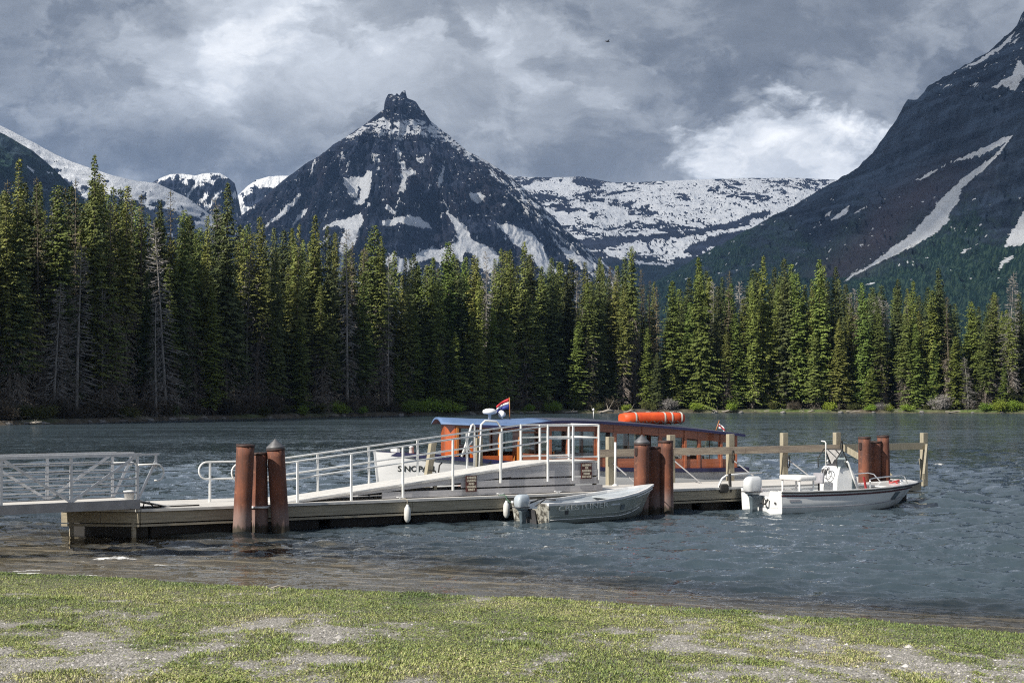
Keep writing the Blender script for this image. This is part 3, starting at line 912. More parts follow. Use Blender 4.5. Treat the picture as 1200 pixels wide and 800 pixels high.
# ------------------------------------------------------------ lake
k = 8.2e-5
inv = np.arange(1 / 19.0, 1 / 390.0, -k)
WYs = np.concatenate([1 / inv, [400.0, 430.0]])
NCW = 760
uu = np.linspace(-0.46, 0.46, NCW)
WX = WYs[:, None] * uu[None, :]
WY = np.broadcast_to(WYs[:, None], WX.shape).copy()
dyl = (WYs ** 2 * k)[:, None]
rs = np.random.RandomState(4)
H = np.zeros(WX.shape)
gust = 0.75 + 0.5 * fbm(WX * 0.05, WY * 0.025, 90, 3)
for i in range(110):
    lam = 0.32 * (7.0 ** rs.rand() ** 1.4)
    th = R(-100 + rs.normal(0, 30))
    a = 0.0074 * lam ** 0.85 * (0.7 + 0.6 * rs.rand())
    ph = rs.rand() * 6.28
    kx, ky = math.cos(th) * 2 * math.pi / lam, math.sin(th) * 2 * math.pi / lam
    q = WX * kx + WY * ky + ph + 1.3 * fbm(WX * 0.11 / lam ** 0.5, WY * 0.11 / lam ** 0.5, 100 + i % 5, 2)
    wv = (1 - np.abs(np.sin(q / 2))) * 2 - 0.73 if i % 2 else np.sin(q)
    H += a * wv * np.clip((lam / (2.2 * dyl) - 0.6), 0, 1)
WD = WY - edgeY(WX)                   # distance out from the near bank
calm = np.clip(WD / 5.0, 0.16, 1)
H *= gust * calm * 1.25
# small breakers coming in at the bank
fo = np.zeros(WX.shape)


def surf(px, py, hw, hd, h):
    global H, fo
    Y = EYE * F / (py - HZ); X = sx(px, Y)
    ax = (WX - X) / hw; ay = (WY - Y - 0.25 * fbm(WX * 0.8, WX * 0 + 1, 3, 3)) / hd
    g = np.exp(-ax ** 2 - ay ** 2)
    H += g * h
    fr = fbm(WX * 2.6, WY * 5.5, 44, 5, 0.7)
    fo = np.maximum(fo, np.clip((g - 0.50 + fr * 0.95) * 2.2, 0, 0.85) * (g > 0.06))


surf(125, 657, 0.75, 0.30, 0.07)
surf(186, 662, 0.26, 0.22, 0.05)
surf(150, 645, 1.6, 0.35, 0.05) if False else None
surf(10, 672, 1.1, 0.22, 0.03)
surf(60, 674, 1.3, 0.16, 0.02)
surf(30, 668, 0.9, 0.12, 0.02)
surf(640, 640, 0.10, 0.2, 0.02)
surf(1098, 545, 0.5, 0.8, 0.05)
surf(920, 679, 0.18, 0.18, 0.03)

shal = np.exp(-np.clip(WD, 0, None) / np.interp(WX, [-14, -6, 0, 4, 12], [12, 10.0, 5.5, 3.5, 3.0])) * (0.9 + 0.25 * fbm(WX * 0.3, WY * 0.3, 12, 3))
WZ = H


def watermat():
    m = bpy.data.materials.new('lake water')
    m.use_nodes = True
    t = NT(m.node_tree)
    m.node_tree.nodes.clear()
    geo = t.n('ShaderNodeTexCoord').outputs['Object']
    s1 = t.vec('MULTIPLY', geo, (1.0, 0.55, 1.0))
    f1, _ = t.noise(s1, 2.6, 5, 0.62, 0.3)
    f2, _ = t.noise(s1, 9.0, 4, 0.6, 0.2)
    _, c1 = t.noise(s1, 1.1, 3, 0.6, 0.2)
    _, c2 = t.noise(s1, 4.5, 3, 0.6, 0.2)
    lane, _ = t.noise(t.vec('MULTIPLY', geo, (0.03, 0.075, 1.0)), 1.0, 4, 0.6)
    kk = t.math('ADD', 0.30, t.math('MULTIPLY', t.smooth(lane, 0.35, 0.65), 0.70))
    sy = t.n('ShaderNodeSeparateXYZ'); t.put(sy.inputs[0], geo)
    kk = t.math('MULTIPLY', kk, t.math('ADD', 1.0, t.math('MULTIPLY', t.smooth(sy.outputs[1], 55.0, 170.0), 0.9)))
    kk = t.math('MULTIPLY', kk, t.math('SUBTRACT', 1.0, t.math('MULTIPLY', t.attr('shallow'), 0.35)))
    _, c3 = t.noise(s1, 15.0, 3, 0.6, 0.2)
    off = t.vec('ADD', t.vec('MULTIPLY', t.vec('SUBTRACT', c1, (0.5, 0.5, 0.5)), (0.38, 0.60, 0)), t.vec('MULTIPLY', t.vec('SUBTRACT', c2, (0.5, 0.5, 0.5)), (0.50, 0.68, 0)))
    off = t.vec('ADD', off, t.vec('MULTIPLY', t.vec('SUBTRACT', c3, (0.5, 0.5, 0.5)), (0.55, 0.75, 0)))
    off = t.vec('MULTIPLY', off, t.comb(kk, kk, 0.0))
    gN = t.n('ShaderNodeNewGeometry').outputs['Normal']
    nrm = t.vec('NORMALIZE', t.vec('ADD', gN, off))
    dif = t.n('ShaderNodeBsdfDiffuse'); dif.inputs[0].default_value = (0.045, 0.064, 0.078, 1)
    tr = t.n('ShaderNodeBsdfTransparent'); tr.inputs[0].default_value = (0.83, 0.805, 0.745, 1)
    mx = t.n('ShaderNodeMixShader')
    sh = t.attr('shallow')
    t.put(mx.inputs[0], t.smooth(sh, 0.05, 0.46))
    L = m.node_tree.links
    L.new(dif.outputs[0], mx.inputs[1]); L.new(tr.outputs[0], mx.inputs[2])
    gl = t.n('ShaderNodeBsdfGlossy'); gl.inputs['Roughness'].default_value = 0.07
    gl.inputs[0].default_value = (0.92, 0.96, 1.0, 1)
    L.new(nrm, gl.inputs['Normal'])
    fr = t.n('ShaderNodeFresnel'); fr.inputs[0].default_value = 1.33
    L.new(nrm, fr.inputs['Normal'])
    m2 = t.n('ShaderNodeMixShader')
    L.new(t.math('MULTIPLY', fr.outputs[0], t.math('SUBTRACT', 0.88, t.math('MULTIPLY', t.attr('shallow'), 0.46))), m2.inputs[0]); L.new(mx.outputs[0], m2.inputs[1]); L.new(gl.outputs[0], m2.inputs[2])
    fm = t.n('ShaderNodeBsdfDiffuse'); fm.inputs[0].default_value = (0.72, 0.72, 0.70, 1)
    m3 = t.n('ShaderNodeMixShader')
    nf, _ = t.noise(geo, 16, 4, 0.7)
    t.put(m3.inputs[0], t.smooth(t.math('ADD', t.attr('foam'), t.math('MULTIPLY', t.math('SUBTRACT', nf, 0.5), 1.8)), 0.45, 0.95))
    L.new(m2.outputs[0], m3.inputs[1]); L.new(fm.outputs[0], m3.inputs[2])
    o = t.n('ShaderNodeOutputMaterial')
    L.new(m3.outputs[0], o.inputs[0])
    return m


lake = np_mesh('lake', np.stack([WX, WY, WZ], -1).reshape(-1, 3), grid_faces(*WX.shape), watermat(), attrs={'shallow': shal, 'foam': fo}, smooth=True)
tag(lake, 'choppy slate blue lake water', 'water', None, 'structure')
# ------------------------------------------------------------ trees
def leafmat(name, dark, light, var=0.35, hue=0.03):
    m = bpy.data.materials.new(name)
    m.use_nodes = True
    t = NT(m.node_tree)
    p = m.node_tree.nodes['Principled BSDF']
    p.inputs['Roughness'].default_value = 0.7
    p.inputs['Specular IOR Level'].default_value = 0.25
    co = t.n('ShaderNodeTexCoord').outputs['Object']
    f, _ = t.noise(co, 0.9, 5, 0.65)
    ob = t.n('ShaderNodeObjectInfo').outputs['Random']
    c = t.ramp(f, [(0.30, dark), (0.68, light)])
    h = t.n('ShaderNodeHueSaturation')
    t.put(h.inputs['Color'], c)
    t.put(h.inputs['Value'], t.math('ADD', 1 - var / 2, t.math('MULTIPLY', ob, var)))
    r2 = t.math('FRACT', t.math('MULTIPLY', ob, 17.31))
    t.put(h.inputs['Hue'], t.math('ADD', 0.5 - hue / 2, t.math('MULTIPLY', r2, hue)))
    t.put(p.inputs['Base Color'], h.outputs[0])
    return m


LM = {
    'green': leafmat('spruce needles', (0.070, 0.092, 0.023), (0.205, 0.230, 0.062), 0.6, 0.05),
    'dark': leafmat('dark fir needles', (0.042, 0.060, 0.023), (0.115, 0.138, 0.050), 0.5, 0.04),
    'lush': leafmat('bright spruce needles', (0.068, 0.104, 0.022), (0.195, 0.240, 0.056), 0.5, 0.04),
    'brown': leafmat('thinning olive needles', (0.085, 0.080, 0.042), (0.170, 0.150, 0.085), 0.5, 0.04),
    'grey': leafmat('dead grey twigs', (0.16, 0.15, 0.14), (0.36, 0.345, 0.33), 0.4, 0.02),
    'twig': leafmat('bare brown twigs', (0.13, 0.112, 0.096), (0.29, 0.255, 0.22), 0.5, 0.02),
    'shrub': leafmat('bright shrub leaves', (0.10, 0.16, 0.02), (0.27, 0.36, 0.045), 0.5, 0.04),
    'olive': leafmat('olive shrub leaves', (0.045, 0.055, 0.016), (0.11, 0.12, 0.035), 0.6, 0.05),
    'russet': leafmat('brown shrub twigs', (0.05, 0.042, 0.032), (0.12, 0.10, 0.07), 0.5, 0.03),
}
M['bark'] = mat('grey brown bark', (0.155, 0.13, 0.11), (0.08, 0.066, 0.055), 2.0, (3, 3, 0.4), 0.9)
M['snagbark'] = mat('silver dead wood', (0.34, 0.32, 0.30), (0.20, 0.185, 0.17), 2.0, (3, 3, 0.4), 0.85)
M['stem'] = mat('brown stems', (0.09, 0.07, 0.05), (0.06, 0.045, 0.03), 4, rough=0.9)


def tree_meshes(seed, Ht, cb, rmax, leaf, dens=1.0, power=0.8, dead=1.0, snag=False, leaf_l=0.7, lean=0.0):
    """trunk, crown (many small needle sprays on drooping boughs) and the bare lower twigs of one conifer"""
    rs = np.random.RandomState(seed)
    mb = MB()
    n = 9
    wob = rs.normal(0, 0.05, (n, 2)).cumsum(0)
    pts = [(wob[i, 0] * 0.5 + lean * (i / (n - 1)) ** 1.5, wob[i, 1] * 0.5, Ht * 0.985 * i / (n - 1)) for i in range(n)]
    r0 = 0.0105 * Ht
    mb.tube(pts, r0, 7, radii=[max(r0 * (1 - 0.94 * i / (n - 1)), 0.015) for i in range(n)])
    P = np.array(pts)

    def ctr(z):
        return np.array([np.interp(z, P[:, 2], P[:, 0]), np.interp(z, P[:, 2], P[:, 1])])
    V = []; Q = []

    def spray(p, d, l, wd, nrm):
        b = len(V)
        s = np.cross(d, nrm); s /= (np.linalg.norm(s) + 1e-9)
        V.extend([p, p + d * l * 0.55 + s * wd, p + d * l, p + d * l * 0.5 - s * wd])
        Q.append((b, b + 1, b + 2, b + 3))
    z0 = cb * Ht; rmax = rmax * 1.3
    lobes = rs.rand(64, 12)
    z = z0
    while z < Ht * 0.992:
        f = (z - z0) / (Ht - z0)
        base = rmax * (1 - f) ** power * (0.55 + 0.45 * min(1, f * 5 + 0.35)) + 0.10
        nb = int(round((7.0 if f < 0.8 else 5) * dens))
        a0 = rs.rand() * 6.28
        for k in range(nb):
            a = a0 + 6.283 * k / nb + rs.normal(0, 0.28)
            lob = lobes[int(z * 0.8) % 64, int((a % 6.283) / 6.283 * 12) % 12]
            L = base * (0.42 + 0.92 * lob) * (0.8 + 0.4 * rs.rand())
            if rs.rand() < 0.05: L *= 1.3
            if snag and rs.rand() < 0.4: continue
            droop = -0.18 - 0.42 * (1 - f) * rs.rand() + (0.55 * f if f > 0.7 else 0)
            c = ctr(z); p0 = np.array([c[0], c[1], z + rs.normal(0, 0.06)])
            dr = np.array([math.cos(a), math.sin(a), droop]); dr /= np.linalg.norm(dr)
            if snag:
                spray(p0, dr, L, 0.055, np.array([0, 0, 1.0])); spray(p0, dr, L, 0.055, np.array([math.sin(a), -math.cos(a), 0]))
                for q in range(rs.randint(3, 7)):
                    tq = 0.3 + 0.6 * rs.rand(); e = dr + rs.normal(0, 0.5, 3); e /= np.linalg.norm(e)
                    spray(p0 + dr * L * tq, e, 0.25 + 0.4 * rs.rand(), 0.035, rs.normal(0, 1, 3))
                continue
            ns = max(2, int(L / 0.27))
            for q in range(ns):
                tq = (q + 0.5 + rs.rand() * 0.5) / ns
                pq = p0 + dr * L * tq + np.array([0, 0, 0.14 * L * tq * tq])
                for sgn in (-1, 1):
                    yaw = a + sgn * (0.55 + 0.5 * rs.rand())
                    d = np.array([math.cos(yaw), math.sin(yaw), -0.25 - 0.6 * rs.rand()]); d /= np.linalg.norm(d)
                    ll = leaf_l * (0.75 + 0.5 * rs.rand()) * (1 - 0.45 * tq) * (0.55 + 0.45 * min(1, L / 1.2))
                    nr = np.array([rs.normal(0, 0.35), rs.normal(0, 0.35), 1.0])
                    spray(pq, d, ll, ll * 0.24, nr)
        z += (0.27 + 0.12 * rs.rand()) / math.sqrt(dens) * (0.8 if f > 0.75 else 1.0)
    tip = ctr(Ht * 0.985)
    for q in range(4):
        a = q * 1.57
        spray(np.array([tip[0], tip[1], Ht * 0.95]), np.array([0.05 * math.cos(a), 0.05 * math.sin(a), 1.0]), Ht * 0.05, 0.05, np.array([math.cos(a), math.sin(a), 0.0]))
    CV, CQ = np.array(V), np.array(Q)
    V.clear(); Q.clear()
    z = 0.04 * Ht
    while z < z0 + 0.14 * Ht and dead > 0:
        for k in range(int(round(8 * dead))):
            a = rs.rand() * 6.283
            L = rmax * (0.35 + 0.65 * rs.rand())
            d = np.array([math.cos(a), math.sin(a), -0.25 - 0.5 * rs.rand()]); d /= np.linalg.norm(d)
            c = ctr(z); p0 = np.array([c[0], c[1], z])
            spray(p0, d, L, 0.030, np.array([0, 0, 1.0])); spray(p0, d, L, 0.030, np.array([math.sin(a), -math.cos(a), 0]))
            for q in range(7):
                e = d + rs.normal(0, 0.55, 3); e[2] -= 0.35; e /= np.linalg.norm(e)
                spray(p0 + d * L * (0.25 + 0.7 * rs.rand()), e, 0.25 + 0.45 * rs.rand(), 0.035, rs.normal(0, 1, 3))
        z += 0.30 + 0.25 * rs.rand()
    DV, DQ = np.array(V), np.array(Q)
    return mb, (CV, CQ), (DV, DQ), leaf


def make_tree(name, spec, label, cat, group):
    mb, c, d, leaf = tree_meshes(**spec)
    root = thing(name, (0, 0, -500), 0, label, cat, group)
    mb.build('trunk', M['snagbark'] if spec.get('snag') else M['bark'], root)
    np_mesh('crown' if not spec.get('snag') else 'dead_branches', c[0], c[1], LM[leaf], root)
    if len(d[0]):
        np_mesh('bare_lower_branches', d[0], d[1], LM['twig'], root)
    return root


def copy_tree(o):
    c = o.copy(); COL.objects.link(c)
    for ch in list(o.children):
        k = ch.copy(); COL.objects.link(k); k.parent = c
    return c


KINDS = {   # each kind: list of (height, spec)
    'tall': [dict(seed=15, Ht=26, cb=0.22, rmax=2.4, leaf='green', dens=0.9, power=0.95, dead=1.0), dict(seed=16, Ht=26, cb=0.45, rmax=1.6, leaf='green', dens=1.0, power=0.5, dead=1.5), dict(seed=11, Ht=26, cb=0.30, rmax=1.9, leaf='green', dens=1.0, dead=1.1), dict(seed=12, Ht=26, cb=0.38, rmax=1.7, leaf='green', dens=0.95, dead=1.3),
             dict(seed=13, Ht=26, cb=0.24, rmax=2.1, leaf='green', dens=1.05, power=0.7, dead=1.0), dict(seed=14, Ht=26, cb=0.34, rmax=1.5, leaf='green', dens=0.8, power=0.65, dead=1.3)],
    'dark': [dict(seed=24, Ht=26, cb=0.12, rmax=2.5, leaf='dark', dens=1.1, power=0.95, dead=0.6), dict(seed=21, Ht=26, cb=0.16, rmax=2.2, leaf='dark', dens=1.15, dead=0.7), dict(seed=22, Ht=26, cb=0.24, rmax=1.9, leaf='dark', dens=1.1, dead=0.9), dict(seed=23, Ht=26, cb=0.20, rmax=1.6, leaf='dark', dens=1.1, power=0.6, dead=0.9)],
    'lush': [dict(seed=34, Ht=20, cb=0.03, rmax=2.7, leaf='lush', dens=1.3, power=0.95, dead=0.1), dict(seed=35, Ht=22, cb=0.10, rmax=1.6, leaf='lush', dens=1.2, power=0.6, dead=0.4), dict(seed=31, Ht=22, cb=0.05, rmax=2.3, leaf='lush', dens=1.3, power=0.8, dead=0.2), dict(seed=32, Ht=22, cb=0.07, rmax=2.0, leaf='lush', dens=1.25, power=0.75, dead=0.3), dict(seed=33, Ht=22, cb=0.12, rmax=2.1, leaf='green', dens=1.2, power=0.85, dead=0.5)],
    'thin': [dict(seed=41, Ht=25, cb=0.30, rmax=1.35, leaf='brown', dens=0.7, power=0.6, dead=1.3, leaf_l=0.5), dict(seed=42, Ht=25, cb=0.36, rmax=1.2, leaf='brown', dens=0.6, power=0.6, dead=1.4, leaf_l=0.5)],
    'snag': [dict(seed=51, Ht=22, cb=0.16, rmax=1.3, leaf='grey', dens=0.9, power=0.7, dead=0.6, snag=True), dict(seed=52, Ht=22, cb=0.10, rmax=2.0, leaf='grey', dens=1.0, power=0.6, dead=0.5, snag=True, lean=0.8)],
}
NAMES = {'tall': 'spruce_tree', 'dark': 'fir_tree', 'lush': 'spruce_tree', 'thin': 'spruce_tree', 'snag': 'dead_tree'}
LAB = {'tall': ('green conifer with bare lower trunk packed into the far shore forest', 'green conifers with bare lower trunks in the far shore forest'),
       'dark': ('dark full conifer standing in the shade of the far shore forest', 'dark full conifers in the far shore forest'),
       'lush': ('bushy bright green conifer foliated almost to the ground on the far shore', 'bushy bright conifers on the far shore'),
       'thin': ('thin sparse olive brown conifer among greener trees on the far shore', 'sparse olive brown conifers on the far shore'),
       'snag': ('dead grey needleless tree standing among the far shore conifers', 'dead grey trees on the far shore')}
PROTO = {}


def get_tree(kind, i):
    key = (kind, i % len(KINDS[kind]))
    if key not in PROTO:
        PROTO[key] = make_tree(NAMES[kind], KINDS[kind][key[1]], *(LAB[kind][0], 'tree', LAB[kind][1]))
        PROTO[key]['fresh'] = 1
    o = PROTO[key]
    if o.get('fresh'):
        del o['fresh']
        return o, KINDS[kind][key[1]]['Ht']
    return copy_tree(o), KINDS[kind][key[1]]['Ht']


trs = random.Random(9)
SKY = [(-80, 200), (0, 205), (20, 185), (48, 205), (70, 215), (90, 205), (113, 184), (135, 215), (150, 215), (185, 230), (215, 240), (245, 252), (263, 220), (280, 255), (300, 252), (345, 262), (385, 262), (410, 272), (445, 275),
       (475, 300), (500, 292), (527, 285), (555, 296), (585, 290), (618, 285), (645, 302), (665, 302), (705, 302), (742, 292), (765, 325), (790, 330), (820, 302), (855, 316), (893, 300), (922, 303), (960, 306), (978, 312),
       (1000, 335), (1015, 332), (1050, 327), (1072, 328), (1100, 318), (1125, 350), (1142, 352), (1165, 340), (1195, 360), (1290, 365)]


def plant(kind, px, top, inland, i=None, label=None, wide=1.0):
    i = trs.randrange(100) if i is None else i
    Y = shore_at(px) + inland
    X = sx(px, Y)
    d = Y - shoreY(X)
    z = 0.5 + 0.035 * max(d, 0) - 0.25
    o, Ht = get_tree(kind, i)
    ht = max((HZ - top) / F * Y + EYE - z, 4.0)
    s = ht / Ht
    o.location = (X, Y, z)
    wd = (0.55 * s + 0.45) * wide * trs.uniform(0.78, 1.25)
    o.scale = (wd, wd, s)
    o.rotation_euler = (trs.gauss(0, 0.014), trs.gauss(0, 0.018), trs.uniform(0, 6.28))
    if label:
        tag(o, label)
        if 'group' in o: del o['group']
    else:
        tag(o, LAB[kind][0], 'tree', LAB[kind][1])
    return o


# trees one can pick out, as (kind, photo column, photo row of the tip, metres inland)
FRONT = [('tall', 20, 184, 4, 0, 'tall green conifer with lit needles near the left picture edge'), ('thin', 46, 205, 7, 0, None), ('dark', 4, 232, 6, 1, None), ('tall', 72, 216, 5, 1, None), ('snag', 66, 222, 9, 0, None), ('thin', 88, 208, 9, 1, None),
         ('tall', 113, 181, 5, 2, 'tallest bushy topped conifer of the left shore rising against the snow slope'), ('tall', 145, 216, 6, 3, None), ('tall', 130, 268, 2.5, 0, None), ('thin', 165, 226, 9, 0, None), ('dark', 186, 232, 7, 1, None), ('thin', 200, 222, 10, 1, None),
         ('tall', 215, 245, 5, 1, None), ('tall', 244, 252, 4, 2, None), ('dark', 264, 211, 4, 2, 'narrow dark pointed fir spire taller than its neighbours left of the peak'), ('tall', 300, 253, 7, 3, None), ('dark', 325, 265, 6, 0, None), ('tall', 345, 261, 6, 0, None), ('tall', 370, 251, 9, 2, None),
         ('dark', 387, 263, 6, 1, None), ('snag', 407, 270, 3.5, 0, 'bare dead trunk with white bark standing in front of dark conifers'), ('thin', 412, 282, 6, 0, None), ('tall', 434, 263, 8, 1, None), ('tall', 447, 275, 5, 3, None), ('snag', 455, 300, 4, 0, None),
         ('tall', 475, 302, 5, 0, None), ('dark', 490, 296, 8, 1, None), ('lush', 505, 300, 6, 2, None), ('lush', 527, 283, 9, 1, None), ('tall', 555, 298, 6, 2, None), ('snag', 571, 294, 9, 0, None), ('lush', 560, 330, 3, 1, None), ('tall', 586, 290, 6, 0, None), ('tall', 600, 291, 9, 3, None),
         ('tall', 618, 282, 5, 2, None), ('dark', 648, 300, 5, 0, None), ('dark', 664, 302, 7, 1, None), ('dark', 700, 300, 5, 0, None), ('tall', 688, 330, 3, 1, None), ('tall', 743, 288, 7, 1, None), ('tall', 730, 330, 4, 2, None), ('thin', 770, 335, 6, 0, None), ('thin', 760, 328, 8, 1, None), ('lush', 790, 328, 5, 2, None),
         ('lush', 823, 300, 3, 0, 'full bright spruce green to the waterline left of a thin brown one'), ('thin', 853, 317, 5, 0, None), ('lush', 882, 330, 2.5, 1, None), ('lush', 893, 298, 5, 2, None), ('dark', 922, 301, 6, 0, None), ('lush', 935, 320, 5, 1, None), ('lush', 960, 304, 4, 1, None), ('dark', 979, 312, 6, 1, None), ('tall', 952, 330, 6, 2, None),
         ('lush', 1016, 331, 4, 1, None), ('thin', 1003, 350, 6, 0, None), ('dark', 1008, 345, 9, 2, None), ('tall', 1030, 352, 4, 3, None), ('dark', 1051, 326, 7, 1, None), ('lush', 1070, 328, 5, 2, None), ('tall', 1060, 365, 3, 2, None), ('dark', 1100, 313, 7, 0, None), ('lush', 1092, 340, 5, 1, None),
         ('thin', 1113, 356, 3, 1, 'grey brown fading conifer with full outline right of a tall dark fir'), ('lush', 1142, 353, 6, 1, None), ('tall', 1163, 342, 5, 2, None), ('snag', 1181, 319, 4, 1, 'tall silver dead tree with leaning bare branches near the right picture edge'),
         ('snag', 1135, 418, 1.5, 1, 'short silver dead tree with drooping bare limbs at the right waterline'), ('dark', 1196, 342, 7, 0, None), ('tall', 1155, 372, 3, 0, None), ('tall', 1186, 372, 4, 1, None),
         ('snag', 183, 345, 1.2, 0, 'mossy bare trunk leaning at the left waterline in front of shaded forest'), ('lush', 352, 375, 2.0, 1, 'small bright green young spruce at the waterline on the left'), ('snag', 120, 330, 3, 0, None), ('lush', 250, 335, 2, 1, None)]
for f in FRONT:
    k_, p_, t_, d_, i_, l_ = f
    plant(k_, p_, t_, d_, i_, l_)
nfill = 0
for row, (i0, i1, drop0, drop1, step) in enumerate([(2.0, 6, 25, 120, 21), (8, 12, 14, 80, 15), (13, 18, 6, 60, 14), (19, 26, 4, 45, 14), (27, 36, 2, 34, 14)]):
    px = -70 + trs.uniform(0, step)
    while px < 1275:
        top = np.interp(px, [a for a, _ in SKY], [b for _, b in SKY]) + trs.uniform(drop0, drop1) * (0.75 if px > 500 else 1)
        r = trs.random()
        if px < 480:
            kd = 'tall' if r < 0.50 else 'dark' if r < 0.80 else 'thin' if r < 0.93 else 'snag'
        elif px < 780:
            kd = 'tall' if r < 0.45 else 'dark' if r < 0.80 else 'lush' if r < 0.88 else 'thin' if r < 0.96 else 'snag'
        else:
            kd = 'lush' if r < 0.38 else 'dark' if r < 0.74 else 'tall' if r < 0.90 else 'thin' if r < 0.96 else 'snag'
        if row == 0 and px > 430:
            kd = 'lush' if r < 0.62 else 'dark' if r < 0.85 else 'tall'
            top = top + 28
        plant(kd, px, top, trs.uniform(i0, i1))
        nfill += 1
        px += step * trs.choice((0.25, 0.5, 0.9, 1.3, 1.9)) * (1.0 if px < 500 else 1.05)
for o in [o for o in COL.objects if o.parent is None and o.location.z < -400]:      # a kind that was never placed
    for ch in list(o.children): bpy.data.objects.remove(ch)
    bpy.data.objects.remove(o)


# shrubs, driftwood and rocks along the far waterline
def shrub(seed, wd, ht, nl, leaf, size=0.16, stems=9, airy=False):
    rs = np.random.RandomState(seed)
    mb = MB()
    tips = []
    for i in range(stems):
        a = rs.rand() * 6.28; r = wd * 0.5 * (0.2 + 0.7 * rs.rand()); h = ht * (0.5 + 0.5 * rs.rand()) * (1 - 0.35 * (r / wd * 2) ** 2)
        mb.tube([(0.08 * math.cos(a), 0.08 * math.sin(a), -0.1), (r * 0.45 * math.cos(a), r * 0.45 * math.sin(a), h * 0.55), (r * math.cos(a), r * math.sin(a), h)], 0.025, 4, radii=[0.03, 0.02, 0.008])
        tips.append((r * math.cos(a), r * math.sin(a), h))
    V = []; Q = []
    tips = np.array(tips)
    for i in range(nl):
        tp = tips[rs.randint(len(tips))]
        p = tp * (0.35 + 0.65 * rs.rand() ** 0.6) + rs.normal(0, 0.16 * wd * 0.5 + 0.06, 3) * np.array([1, 1, 0.8])
        p[2] = abs(p[2])
        d = rs.normal(0, 1, 3); d[2] = abs(d[2]) * 0.6 + 0.1; d /= np.linalg.norm(d)
        s = np.cross(d, rs.normal(0, 1, 3)); s /= np.linalg.norm(s)
        l = size * (0.6 + 0.8 * rs.rand()); b = len(V)
        wq = l * (0.06 if airy else 0.33)
        V.extend([p, p + d * l * 0.5 + s * wq, p + d * l, p + d * l * 0.5 - s * wq]); Q.append((b, b + 1, b + 2, b + 3))
    return mb, np.array(V), np.array(Q), leaf


SHK = {'bright': [shrub(61, 3.2, 1.7, 2600, 'shrub'), shrub(62, 2.4, 1.3, 1800, 'shrub')], 'olive': [shrub(63, 3.4, 1.9, 2400, 'olive'), shrub(64, 2.2, 1.6, 1600, 'olive')],
       'russet': [shrub(65, 3.6, 2.2, 1800, 'russet', 0.4, 14, True), shrub(66, 3.0, 1.8, 1500, 'russet', 0.35, 12, True)], 'pale': [shrub(67, 3.6, 2.0, 2600, 'grey', 0.42, 16, True)]}
SHP = {}
SLAB = {'bright': ('bright sunlit green shrub at the far waterline', 'bright green shrubs along the far waterline'), 'olive': ('dull olive shrub on the shaded far bank', 'olive shrubs on the far bank'),
        'russet': ('leafless brown brush on the far bank below the trees', 'brown brush on the far bank'), 'pale': ('pale grey tangle of bare brush on the far bank', None)}


def put_shrub(kind, i, px, inland, s=1.0, label=None, hs=1.0):
    key = (kind, i % len(SHK[kind]))
    if key in SHP:
        o = copy_tree(SHP[key])
    else:
        mb, V, Q, leaf = SHK[kind][key[1]]
        o = thing('shrub', (0, 0, 0), 0, '', 'shrub')
        mb.build('stems', M['stem'], o); np_mesh('foliage', V, Q, LM[leaf], o)
        SHP[key] = o
    Y = shore_at(px) + inland
    o.location = (sx(px, Y), Y, 0.40 + 0.035 * inland)
    o.scale = (s, s, s * hs); o.rotation_euler = (0, 0, trs.uniform(0, 6.28))
    tag(o, label or SLAB[kind][0], 'shrub', SLAB[kind][1])
    if label and 'group' in o: del o['group']
    return o


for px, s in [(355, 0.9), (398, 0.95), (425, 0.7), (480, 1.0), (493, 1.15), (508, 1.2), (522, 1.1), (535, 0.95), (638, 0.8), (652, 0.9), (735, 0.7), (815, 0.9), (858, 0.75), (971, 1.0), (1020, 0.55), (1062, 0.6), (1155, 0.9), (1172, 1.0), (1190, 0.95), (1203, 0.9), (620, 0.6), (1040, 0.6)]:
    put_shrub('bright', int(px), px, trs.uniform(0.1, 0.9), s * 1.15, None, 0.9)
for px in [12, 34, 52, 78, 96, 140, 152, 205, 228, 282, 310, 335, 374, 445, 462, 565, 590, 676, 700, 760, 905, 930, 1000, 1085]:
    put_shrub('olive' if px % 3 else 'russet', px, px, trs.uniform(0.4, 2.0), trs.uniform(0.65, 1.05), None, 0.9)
for px in [6, 66, 112, 125, 170, 190, 250, 266, 296, 322, 410, 432, 555, 605, 630, 690, 715]:
    put_shrub('russet', px, px, trs.uniform(1.0, 3.0), trs.uniform(0.8, 1.2), None, 1.0)
put_shrub('pale', 0, 1104, 1.6, 1.25, 'large pale grey tangle of bare brush at the right waterline', 0.95)
put_shrub('pale', 0, 783, 1.6, 1.1, 'grey heap of bare brush right of the orange roof float', 0.8)
put_shrub('pale', 0, 1033, 1.2, 0.8, 'small grey heap of dead branches on the right shore', 0.8)

M['drift'] = mat('bleached driftwood', (0.34, 0.31, 0.27), (0.20, 0.18, 0.155), 2, (4, 1, 4), 0.9)
M['rock'] = mat('grey shore rock', (0.24, 0.23, 0.22), (0.12, 0.115, 0.11), 2.5, rough=0.85, bump=0.3)


def log_mesh(seed, L, r):
    rs = np.random.RandomState(seed)
    mb = MB()
    pts = [(0.12 * rs.normal(), L * (i / 6 - 0.5), r * 0.6 + 0.06 * rs.normal()) for i in range(7)]
    mb.tube(pts, r, 7, radii=[r * (1 - 0.09 * i) for i in range(7)])
    for q in range(4):
        i = rs.randint(1, 6); a = rs.rand() * 3.14; p = Vector(pts[i]); d = Vector((math.cos(a), rs.normal() * 0.4, abs(math.sin(a)) + 0.2))
        mb.tube([p, p + d * 0.5 * rs.rand(), p + d * (0.5 + 0.5 * rs.rand())], 0.03, 4, radii=[r * 0.4, r * 0.25, 0.01])
    return mb


